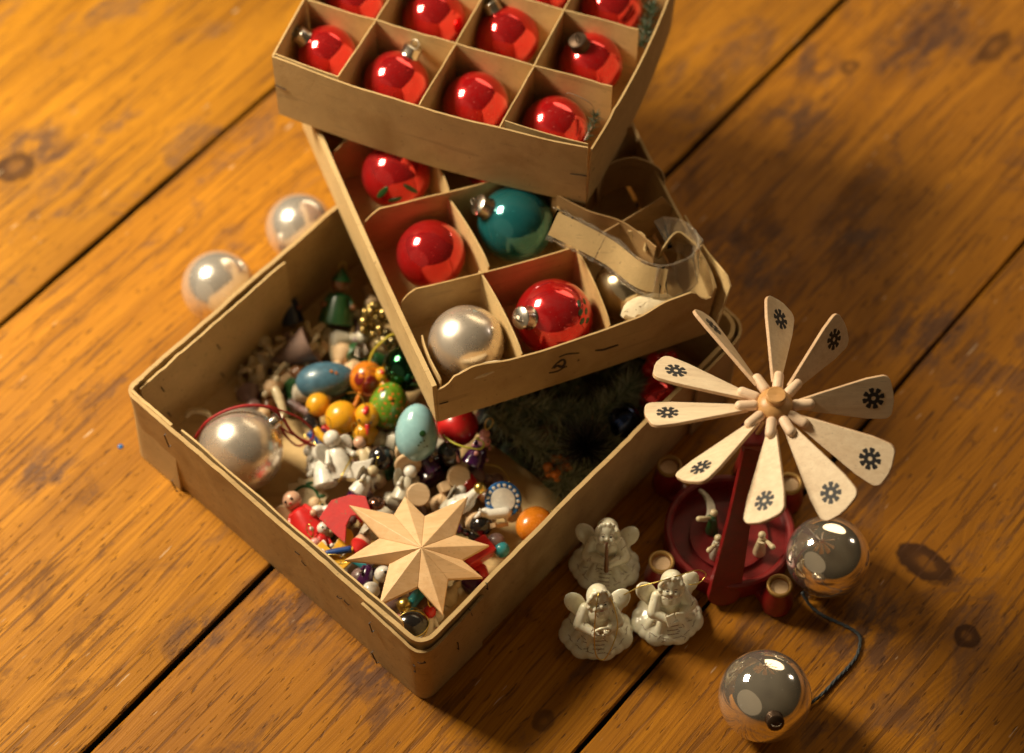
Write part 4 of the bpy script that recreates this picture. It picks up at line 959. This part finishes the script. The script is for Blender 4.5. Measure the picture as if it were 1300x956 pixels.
def berries(label, px, py, z, n, r, R_, mat, seed, name='berry_cluster', part='berry'):
    rr = random.Random(seed); c = at(px, py, z); t = thing(name, label, 'cluster', c - Vector((0, 0, R_ * .6)))
    for k in range(n):
        d = Vector((rr.gauss(0, 1), rr.gauss(0, 1), rr.gauss(0, .8))).normalized() * R_ * rr.uniform(.5, 1); obj(part, sph(r * rr.uniform(.8, 1.1), d + Vector((0, 0, R_ * .6)), u=14, v=10), mat, t, smooth=True)
    return t
berries('cluster of gold glass grapes at the edge of the middle box', 478, 408, 3.0, 26, .42, 1.5, m_plain('old_gold_glass', (.42, .30, .10), .2, .9), 4, 'grape_cluster', 'grape')
berries('faded gold bead bunch below the gold grapes', 492, 432, 2.6, 12, .38, .9, m_plain('dull_gold_glass', (.34, .27, .14), .25, .9), 6, 'bead_bunch', 'bead')
berries('red berry cluster on the fir sprig by the right wall', 706, 590, 2.6, 14, .34, 1.0, M_orange, 2)
berries('dark red berries at the right end of the big box', 838, 468, 4.2, 9, .55, 1.4, M_redp, 12)
gw = [at(515, 425, 4.4), at(498, 425, 4.8), at(485, 434, 4.6), at(474, 446, 3.8), at(468, 462, 3)]
o = obj('gold_cord', tube(smooth_path(gw, 6), .09, 7), m_plain('yellow_cord', (.62, .50, .05), .4), None, smooth=True); tag(o, 'yellow cord running from under the middle box to the painted bead', 'cord')
t = thing('wire_spring_bell', 'small wire spring bell above the orange and red bead', 'bell', at(458, 444, 2.6) - Vector((0, 0, .6)))
obj('coil', tube([(.5 * math.cos(a * 1.0) * (1 - a / 60), .5 * math.sin(a) * (1 - a / 60), .1 + a * .045) for a in [k * .4 for k in range(60)]], .05, 6), M_wire, t, smooth=True)
t = thing('painted_bead', 'orange bead painted with a dark red face above the yellow balls', 'bead', at(466, 481, 2.6) - Vector((0, 0, 1.2)))
obj('ball', mv(sph(1.25, s=(1, 1, 1.1)), 0, 0, 1.2), M_orange, t, smooth=True)
for x, y, z_ in ((-.35, .05, .93), (.45, .15, .85), (.1, -.5, .85), (.3, -.2, .9)):
    d = camdir(x, y, z_).normalized(); obj('painted_patch', mv(xf(sph(.42, s=(1, 1.3, .2), u=14, v=8), aim(d)), *(d * 1.24 + Vector((0, 0, 1.2)))), m_paint('oxblood_paint', (.20, .008, .008), .3), t, smooth=True)
curve_piece('orange_peg', 'slim orange peg under the painted bead', 'peg', [(459, 494, 2.6), (455, 505, 2.3), (450, 517, 2)], .18, M_orange, False)
for lab, pts, m_ in (('blue stripe piece of the bent rainbow wood left of the white angel', [(393, 549, 1.8), (406, 564, 1.5), (424, 577, 1.0)], M_blue), ('yellow painted strip beside the blue strip', [(400, 545, 2.1), (415, 560, 1.8), (433, 570, 1.3)], M_yelflat),
                     ('red painted strip behind the yellow strip', [(410, 543, 1.8), (424, 553, 1.7), (441, 564, 1.2)], M_redp)):
    curve_piece('painted_strip', lab, 'strip', pts, .30, m_, False)
# dark round beads and wooden discs
bead('glossy black bead in the middle of the pile left of the sky blue egg', 484, 581, 3.0, .92, M_blackp)
bead('glossy black bead beside the pink banded bead', 570, 576, 3.4, .80, M_blackp, s=(1, 1.2, 1.1))
single('pink_ring', 'pink ring between the black bead and the purple figure', 'ring', xf(lathe([(.55, -.16), (.78, -.14), (.82, 0), (.78, .14), (.55, .16), (.55, -.16)], 24), rotm(0, 75, 10)), M_pink, at(579, 574, 3.4))
def disc(label, px, py, z, r, th, rot, mat=M_rawwood, hole=False):
    return single('wooden_disc', label, 'disc', lathe([(0, -th / 2), (r * .92, -th / 2), (r, -th / 2 + .06), (r, th / 2 - .06), (r * .92, th / 2), (0, th / 2)], 28), mat, at(px, py, z), rot, smooth=30)
disc('pale round wooden disc just behind the star', 531, 628, 3.0, .82, .5, (30, 10, 0))
disc('oval brown wooden disc below the purple figure', 582, 605, 2.6, .85, .35, (35, 30, 0))
disc('flat wooden oval lying on the purple figures', 518, 590, 3.4, .95, .3, (70, 0, 10))
disc('light wooden block under the sky blue egg', 517, 574, 3.2, .85, .7, (60, 12, 0))
disc('brown wooden oval behind the red coated man', 363, 656, 1.3, .95, .3, (30, -60, 30))
disc('raw wooden ring piece between the white shell and orange egg', 651, 650, 1.6, .75, .3, (40, 50, 0))
single('wooden_cube', 'tiny pale wooden cube right of the round disc', 'cube', box(.7, .7, .7, (0, 0, .35), rotm(20, 10, 30)), M_rawwood, at(564, 622, 2.0), smooth=False, bevel=.06)
single('wooden_cube', 'tiny wooden block next to the goose', 'cube', box(.8, .6, .5, (0, 0, .25), rotm(10, 20, -20)), M_rawwood, at(574, 615, 1.2), smooth=False, bevel=.06)
single('wooden_wedge', 'small wooden wedge below the white horse', 'wedge', poly([(0, 0), (.9, .1), (.35, 1.2)], .3), M_rawwood, at(632, 668, 2.2), (60, 0, 200), smooth=False, bevel=.03)
single('wooden_wedge', 'wooden triangle piece beside the first wedge under the white horse', 'wedge', poly([(0, 0), (.7, .0), (.5, 1.0)], .3), M_rawwood, at(646, 668, 2.0), (50, 20, 170), smooth=False, bevel=.03)
# goose, shell, horse
t = thing('goose_figure', 'white wooden goose with a golden head near the right of the pile', 'goose', at(586, 640, 2.2) - Vector((0, 0, .7)), (0, -12, 22))
g_ = obj('body', fuse(merge(sph(.8, (0, 0, .7), (1.5, .9, .8)), capsule((.7, 0, .9), (1.55, 0, 1.5), .42, .3), sph(.35, (-1.2, 0, .9), (1.3, .7, .6))), .07), M_white, t, smooth=True)
obj('head', sph(.42, (1.75, 0, 1.65)), M_gold, t, smooth=True); obj('foot', capsule((-.3, -.2, .1), (-.5, -.8, -.5), .2), M_white, t, smooth=True)
t = thing('shell_figure', 'blue rimmed fan with white dots behind a white horse', 'ornament', at(638, 640, 2.8) - Vector((0, 0, .8)), (0, 0, -8))
obj('fan', xf(lathe([(0, -.1), (1.2, -.1), (1.28, 0), (1.2, .1), (0, .12)], 32), Matrix.Translation((0, .3, .9)) @ rotm(42, 0, 0)), M_bluep, t, smooth=40)
obj('fan_centre', xf(lathe([(0, .1), (.86, .1), (.84, .2), (0, .24)], 28), Matrix.Translation((0, .3, .9)) @ rotm(42, 0, 0)), M_white, t, smooth=40)
for k in range(11):
    a = R(-20 + 22 * k); obj('white_dot', xf(sph(.13, (1.04 * math.cos(a), 1.04 * math.sin(a), .12), (1, 1, .5), u=12, v=8), Matrix.Translation((0, .3, .9)) @ rotm(42, 0, 0)), M_white, t, smooth=True)
t = thing('horse_figure', 'little white wooden horse in front of the blue rimmed fan', 'horse', at(628, 652, 3.0) - Vector((0, 0, .8)), (0, 0, 10))
obj('body', fuse(merge(capsule((-.5, 0, .8), (.8, 0, .7), .36, .40), capsule((-.5, 0, .8), (-1.0, -.1, 1.25), .28, .22), capsule((-1.0, -.1, 1.25), (-1.35, -.2, 1.0), .2, .13), *[capsule((x, y, .7), (x, y * 1.2 - .05, -.1), .14, .10) for x in (-.45, .75) for y in (-.25, .25)]), .06), M_white, t, smooth=True)
for sg in (-1, 1): obj('ear', sph(.1, (-1.0, -.1 + .12 * sg, 1.5), (1, 1, 1.8)), M_white, t, smooth=True)
bead('black and white bead in front of the white horse', 611, 667, 2.4, .80, M_blackp)
bead('white half bead under the goose', 618, 657, 2.0, .70, M_white)
bead('mauve bead near the right wall of the box', 630, 688, 2.2, .62, M_mauve)
bead('turquoise bead against the right wall of the box', 637, 698, 2.2, .55, M_tealp)
single('red_block', 'red painted block half hidden by the right star points', 'block', box(2.4, 1.4, 1.2, (0, 0, .6), rotm(10, 8, 40)), M_redp, at(604, 708, 1.8), smooth=False, bevel=.12)
bead('orange red ball just under the front corner of the middle box', 581, 541, 3.0, 1.45, M_redp, name='wooden_ball')
o = obj('string_loop', tube(smooth_path([at(562, 552, 4.5), at(575, 562, 4.6), at(592, 568, 4.6), at(610, 570, 4.4), at(614, 562, 4.4), at(604, 556, 4.4)], 6), .07, 6), m_plain('lime_cord', (.5, .48, .05), .4), None, smooth=True); tag(o, 'lime yellow string loop beside the orange red ball', 'string')
o = obj('string_loop', tube(smooth_path([at(640, 648, 3), at(652, 650, 2.4), at(668, 652, 2.2), at(690, 650, 2.4), at(702, 648, 2.8)], 6), .05, 6), M_gold, None, smooth=True); tag(o, 'gold thread lying above the yellow egg', 'string')
o = obj('string_loop', tube(smooth_path([at(613, 590, 1.8), at(632, 592, 1.8), at(645, 606, 1.6), at(648, 620, 1.6)], 6), .045, 6), M_gold, None, smooth=True); tag(o, 'gold thread arc on the bare box bottom behind the goose', 'string')
for lab, px, py, z, h, rb, hd, rot in (
 ('white figure lying on its side above the red cutout', 452, 628, 2.6, 2.4, M_white, M_cream, (-50, 60, 0)),
 ('ivory figure between the round disc and red cap', 508, 636, 2.4, 2.6, M_whitedirty, M_white, (-60, 40, 0)),
 ('white figure lying by the scalloped plate', 402, 600, 1.6, 2.2, M_white, M_white, (-70, -80, 0)),
 ('cream figure behind the glossy black bead', 468, 596, 2.0, 2.4, M_cream, M_skin, (-50, -30, 0)),
 ('purple figure standing beside the pink ring', 606, 574, 2.4, 2.0, M_purple, M_pink, (-20, 20, 0)),
 ('grey white figure at the foot of the goose', 566, 652, 1.8, 2.4, M_whitedirty, M_white, (-60, 80, 0)),
 ('purple figure right of the wooden disc', 552, 598, 3.0, 2.2, M_purple, M_brown, (-40, -50, 0)),
 ('black booted figure near the front left wall', 392, 690, 1.6, 2.2, M_redp, M_white, (-70, 60, 0)),
 ('white figure by the front left wall below the red coated man', 412, 716, 2.0, 1.9, M_white, M_pink, (-50, -40, 0)),
 ('violet figure left of the lower left star point', 462, 742, 2.2, 2.0, M_purple, M_mauve, (-60, 30, 0))):
    doll(lab, px, py, z, h, rb, hd, None, rot, None, face=False)
# toys round the star
gear = []
for k in range(22):
    a = 2 * PI * k / 22; rr = 1.35 if k % 2 else 1.65; gear.append((rr * math.cos(a), rr * math.sin(a)))
t = thing('flower_cutout', 'scalloped pale wooden flower plate with green leaf marks left of the star', 'plate', at(388, 632, 1.4) - Vector((0, 0, .2)), (18, 0, 10))
obj('plate', poly(gear, .25), M_cream, t, bevel=.04)
obj('painted_ring', mv(lathe([(.78, 0), (.98, 0), (.98, .04), (.78, .04), (.78, 0)], 28), 0, 0, .25), M_green, t)
for k in range(5): obj('painted_leaf', sph(.18, (1.12 * math.cos(k * .6 - 1.2), 1.12 * math.sin(k * .6 - 1.2), .27), (1.6, .7, .25), u=10, v=6), M_green, t, smooth=True)
rp = [(-1.7, .2), (-.8, 1.4), (.6, 1.7), (1.6, 1.5), (1.9, .5), (1.2, .25), (.55, .2), (.2, -.4), (.1, -1.7), (-.7, -.9)]
t = thing('red_cutout', 'flat red cutout with sawtooth edge touching the left star points', 'cutout', at(436, 657, 3.4) - Vector((0, 0, .3)), (18, -8, 0))
teeth = [(-1.7, .2)] + [(-1.7 + .9 * k / 8 * 1.0 + (.10 if k % 2 else 0), .2 + 1.2 * k / 8 + (.10 if k % 2 else 0)) for k in range(1, 8)] + rp[1:]
obj('plate', poly(teeth, .22), M_redflat, t, bevel=.03)
cres = [(1.9 * math.cos(R(a)), 1.9 * math.sin(R(a))) for a in range(-55, 60, 10)] + [(1.15 * math.cos(R(a)) - .1, 1.15 * math.sin(R(a))) for a in range(55, -60, -10)]
single('crescent_cutout', 'egg yellow crescent left of the star', 'cutout', poly(cres, .3), M_yelflat, at(443, 683, 1.8), (12, 0, -8), smooth=False, bevel=.04)
ang = [(0, 0), (1.9, 1.9), (1.4, 2.4), (.0, 1.0), (-1.3, 2.2), (-1.8, 1.7)]
single('angle_cutout', 'yellow angular wooden piece against the front left wall', 'cutout', poly(ang, .3), M_yelflat, at(432, 728, 2.2), (15, 0, 0), smooth=False, bevel=.04)
single('arrow_cutout', 'yellow pointed wooden piece above the blue stick', 'cutout', poly([(0, 0), (1.8, 0), (1.6, 1.2), (1.2, 1.5), (.9, 1.1)], .3), M_yelflat, at(420, 700, 1.8), (15, 0, 8), smooth=False, bevel=.04)
curve_piece('painted_stick', 'blue painted stick pointing at the star tip', 'stick', [(414, 703, 3.0), (428, 700, 3.1), (446, 697, 3.2)], .24, M_blue, False)
o = obj('string_loop', tube(smooth_path([at(408, 708, 3.6), at(420, 704, 3.8), at(434, 706, 3.8), at(444, 712, 3.6), at(430, 716, 3.4), at(412, 714, 3.4)], 6), .045, 6), M_gold, None, smooth=True); tag(o, 'fine gold thread curl by the lower left star tip', 'string')
o = obj('string_loop', tube(smooth_path([at(447, 580, 3.4), at(440, 592, 3.6), at(434, 604, 3.6), at(430, 612, 3.2)], 6), .06, 6), M_gold, None, smooth=True); tag(o, 'bright gold thread hanging over the white angel figure', 'string')
single('white_wing_cutout', 'white painted wing plate standing in the pile', 'cutout', poly([(0, 0), (1.3, .3), (1.5, 1.9), (.9, 1.5), (.2, 1.2)], .3), M_white, at(441, 606, 2.6), (40, 0, -20), smooth=False, bevel=.05)
single('white_heart', 'white heart shaped piece between plate and red cutout', 'cutout', fuse(merge(sph(.62, (-.3, 0, .5), (1, .6, 1.2)), sph(.62, (.35, 0, .55), (1, .6, 1.1))), .07), M_white, at(411, 650, 1.8), (20, 0, 0))
bead('white oval bead below the lower left star point', 486, 729, 2.6, .72, M_white, s=(.8, .8, 1.3), rot=(20, 15, 0))
bead('small white ball against the front left wall', 471, 750, 2.6, .62, M_white)
bead('mauve bead in the shade left of the small white ball', 459, 735, 1.8, .8, M_mauve)
bead('small brass coloured bell bead touching the star', 513, 768, 2.6, .5, M_gold)
bead('bronze glass bead behind the left star points', 478, 643, 2.8, .72, m_plain('bronze_glass', (.25, .13, .09), .15, .9))
single('turquoise_peg', 'turquoise peg under the bottom star points', 'peg', capsule((0, 0, .5), (.8, .5, 1.5), .4), M_tealp, at(520, 773, 1.6))
single('turquoise_peg', 'pale turquoise peg under the lower left star point', 'peg', capsule((0, 0, .5), (-1.4, .8, .8), .28), M_tealp, at(474, 730, 1.8))
t = thing('black_ring_bead', 'black bead wrapped in gold rings in the near corner of the big box', 'bead', at(522, 793, 3.6) - Vector((0, 0, .95)))
obj('ball', sph(.95, (0, 0, .95), (1.25, 1, .9)), M_blackp, t, smooth=True)
for k, (a_, r_) in enumerate(((20, 1.15), (55, 1.05), (-15, 1.2))):
    obj('gold_ring', xf(tube([(r_ * math.cos(q), r_ * math.sin(q), 0) for q in [2 * PI * j / 24 for j in range(24)]], .035, 6, True), Matrix.Translation((0, 0, .95)) @ rotm(a_, a_ * .5, 0)), M_gold, t, smooth=True)
bead('pale pink bead beside the black ringed bead', 507, 786, 3.8, .42, M_pink)
bead('brown wooden ball under the bottom of the star', 545, 765, 1.8, 1.0, M_brown)
bead('grey mauve ball between star tip and near corner', 498, 766, 1.8, .8, M_mauve)
# darker odds and ends filling the pile underneath
fill = [M_brown, M_mauve, M_whitedirty, M_rawwood, M_blackp, M_green, M_redp, M_purple, M_cream]
cols = ['brown', 'mauve', 'off white', 'raw wood', 'black', 'dark green', 'red', 'purple', 'cream']
spots = [(455, 600), (470, 618), (505, 640), (552, 640), (556, 586), (500, 600), (465, 660), (450, 640), (425, 672), (405, 660), (520, 655), (560, 655), (595, 655), (600, 680), (585, 690), (612, 735), (590, 735), (575, 750), (500, 745), (450, 745), (440, 720), (480, 790), (470, 700), (415, 690), (600, 620), (545, 745), (480, 600), (455, 575), (470, 565), (508, 560), (440, 470), (400, 540), (445, 500), (480, 530), (370, 500), (345, 450), (400, 455), (455, 420), (440, 395), (470, 380), (490, 460), (420, 655), (375, 690)]
place = ['near the white angel', 'under the purple figures', 'behind the star', 'beside the goose', 'under the sky blue egg', 'in the middle of the pile', 'by the left star point', 'beside the red cutout', 'under the crescent', 'by the scalloped plate', 'under the star tip', 'under the right star tips', 'by the black and white bead', 'by the red block', 'under the right star point', 'in the gap right of the star', 'under the lower right star point', 'under the bottom star point', 'under the lower left star arm', 'by the front left wall', 'under the yellow angle piece', 'in the near corner', 'under the star', 'under the blue stick', 'by the round disc', 'under the bottom of the star', 'by the glossy black bead', 'behind the white angel', 'under the yellow chick', 'behind the black bead', 'behind the dull blue egg', 'by the rainbow strips', 'under the painted bead', 'beneath the green egg', 'left of the dull blue egg', 'under the pale rocker', 'behind the blue egg in shade', 'beside the green hatted figure', 'at the dark back wall', 'under the middle box edge', 'beside the dark green ball', 'by the white heart', 'behind the red coated man']
spots += [(318, 505), (332, 465), (356, 485), (392, 442), (412, 432), (340, 515), (378, 518), (392, 500), (432, 456), (455, 455), (400, 470), (385, 470), (365, 440), (440, 430), (465, 560), (452, 552), (492, 560), (500, 545), (610, 605), (560, 565)]
place += ['by the straw at the left', 'at the back left wall', 'near the pink paper cone', 'behind the pale rocker', 'between the two shaded figures', 'behind the pearl bauble', 'above the red ribbon', 'next to the smaller yellow ball', 'by the thin pale stick', 'under the wire spring bell', 'against the dull blue egg', 'left of the dull blue egg end', 'under the dark blue figure', 'at the feet of the green hatted figure', 'below the chick', 'between chick and white angel', 'under the glossy black bead', 'between green and blue eggs', 'behind the purple figure', 'left of the purple figure']
for i, ((px, py), pl) in enumerate(zip(spots, place)):
    rr = random.Random(100 + i); k = i % 9 if i < 34 else (0, 1, 2, 3, 5, 8)[i % 6]; r_ = rr.uniform(.7, 1.15)
    c = at(px, py, rr.uniform(.9, 1.6)); t = thing('turned_piece', '%s turned wooden piece lying %s' % (cols[k], pl), 'turned piece', c - Vector((0, 0, r_)), (0, 0, rr.uniform(0, 360)))
    M = Matrix.Translation((0, 0, r_)) @ rotm(rr.uniform(60, 110), 0, 0)
    obj('body', xf(lathe([(0, -1.1), (r_ * .6, -1.05), (r_ * .85, -.6), (r_ * .5, .1), (r_ * .28, .3), (r_ * .4, .5), (r_ * .3, .85), (0, .95)], 20), M), fill[k], t, smooth=40)
    obj('knob', xf(sph(r_ * .55, (0, 0, 1.2)), M), fill[(k + 3) % 9 if i < 34 else (k if k else 3)], t, smooth=True)
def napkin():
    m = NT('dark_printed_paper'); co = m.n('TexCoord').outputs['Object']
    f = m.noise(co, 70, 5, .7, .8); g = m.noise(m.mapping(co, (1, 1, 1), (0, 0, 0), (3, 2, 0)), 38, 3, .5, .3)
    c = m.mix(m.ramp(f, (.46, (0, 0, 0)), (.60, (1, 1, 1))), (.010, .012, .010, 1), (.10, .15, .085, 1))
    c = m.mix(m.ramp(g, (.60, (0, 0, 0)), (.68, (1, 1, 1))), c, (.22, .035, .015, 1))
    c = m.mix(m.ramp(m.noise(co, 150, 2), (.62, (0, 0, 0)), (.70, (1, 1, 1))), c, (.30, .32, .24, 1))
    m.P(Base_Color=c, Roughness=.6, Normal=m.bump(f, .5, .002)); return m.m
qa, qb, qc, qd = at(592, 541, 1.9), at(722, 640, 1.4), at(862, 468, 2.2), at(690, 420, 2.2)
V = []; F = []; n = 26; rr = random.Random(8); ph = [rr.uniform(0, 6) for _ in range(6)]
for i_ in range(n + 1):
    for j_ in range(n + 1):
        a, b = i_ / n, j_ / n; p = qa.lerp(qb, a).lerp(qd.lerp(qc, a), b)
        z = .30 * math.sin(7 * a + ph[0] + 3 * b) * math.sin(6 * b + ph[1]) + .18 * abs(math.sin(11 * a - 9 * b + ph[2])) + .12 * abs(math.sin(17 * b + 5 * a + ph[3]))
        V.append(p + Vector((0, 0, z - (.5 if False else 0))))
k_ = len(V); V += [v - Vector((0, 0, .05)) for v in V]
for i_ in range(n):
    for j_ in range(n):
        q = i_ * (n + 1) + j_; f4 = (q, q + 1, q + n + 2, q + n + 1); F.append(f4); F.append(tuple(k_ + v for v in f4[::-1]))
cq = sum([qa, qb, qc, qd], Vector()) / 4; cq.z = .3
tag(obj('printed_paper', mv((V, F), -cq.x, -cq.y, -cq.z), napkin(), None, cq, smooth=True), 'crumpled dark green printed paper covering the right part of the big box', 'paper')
# fir sprigs with dark tinsel star in the right half
sprig('fir sprig spreading over the bare box bottom below the middle box', [at(618, 522, 2.4), at(650, 545, 2.6), at(680, 566, 2.4), at(705, 590, 2.0), at(716, 625, 1.6)], 1100, 1.9, 21, tips=.65)
sprig('fir sprig lying along the shaded middle box front', [at(640, 510, 3.0), at(690, 520, 3.2), at(740, 525, 3.2), at(790, 515, 3.4)], 1000, 2.0, 22, tips=.5)
sprig('fir sprig pointing up to the right wall of the big box', [at(700, 570, 2.6), at(735, 545, 3.4), at(770, 520, 4.0), at(800, 490, 4.6)], 1000, 2.0, 23, tips=.45)
sprig('fir sprig tucked against the right wall near the bare bottom', [at(712, 610, 2.0), at(735, 600, 2.6), at(760, 578, 3.0)], 700, 1.8, 24, tips=.5)
sprig('fir sprig with pale tips filling the right corner of the big box', [at(745, 590, 2.0), at(775, 560, 3.0), at(800, 530, 3.4), at(830, 500, 3.6)], 800, 2.0, 25, tips=.55)
t = thing('tinsel_star', 'spiky black tinsel star among the fir sprigs', 'star', at(742, 572, 4.0) - Vector((0, 0, 1.4)))
obj('tinsel', needles([Vector((0, 0, 1.2)), Vector((.2, .2, 1.5)), Vector((0, .1, 1.8))], 420, 3.0, 5, 1.4, .045), M_cone, t, kind='stuff')
bauble('dark blue glass ball among the fir sprigs', at(793, 535, 4.0), 1.2, m_bauble('navy_glass', (.01, .03, .12), .12), (0, 0, -1), False)
bauble('small red ball in the dark right end of the big box', at(835, 505, 4.0), 1.4, M_red, (0, 0, -1), False)
# the carved star
SC = at(535, 695, 6.7); star = thing('wooden_star', 'pale eight pointed folded star lying on the small ornaments', 'star', SC - Vector((0, 0, 1.8)))
zt = 5.1
tips = [(443, 641), (514, 630), (594, 630), (621, 692), (612, 733), (562, 779), (481, 767), (437, 711)]
inn = [(501, 654), (539, 654), (578, 679), (587, 712), (569, 735), (530.5, 745), (494, 716.5), (481, 683)]
order = [at(443, 641, zt), at(500, 653, zt + .25), at(514, 630, zt), at(539, 655, zt + .25), at(594, 630, zt), at(578, 679, zt + .25), at(621, 692, zt), at(587, 711, zt + .2),
         at(613, 733, zt + .2), at(569, 735, zt + .2), at(562, 780, zt), at(530.5, 745, zt + .2), at(481, 768, zt), at(494, 716, zt + .2), at(437, 711, zt), at(482, 683, zt + .25)]
V = [SC] + order + [SC - Vector((0, 0, 1.1))] + [p - Vector((0, 0, .22)) + (SC - p) * .012 for p in order]
F = []
for k in range(16):
    j = (k + 1) % 16; F.append((0, 1 + k, 1 + j)); F.append((17, 18 + j, 18 + k)); F.append((1 + k, 18 + k, 18 + j, 1 + j))
off = SC - Vector((0, 0, 1.8))
for nm, ks in (('star_point', range(8)),):
    for q in ks:
        ids = [(2 * q - 1) % 16, 2 * q, (2 * q + 1) % 16]   # inner, tip, inner
        a, b, c = [order[i] for i in ids]; dn = Vector((0, 0, -.24))
        VV = [SC, a, b, c, SC + dn * 3, a + dn, b + dn, c + dn]; VV = [v - off for v in VV]
        FF = [(0, 1, 2), (0, 2, 3), (4, 6, 5), (4, 7, 6), (1, 5, 6, 2), (2, 6, 7, 3), (0, 4, 5, 1), (3, 7, 4, 0)]
        obj('star_point', (VV, FF), M_star, star, bevel=.035)
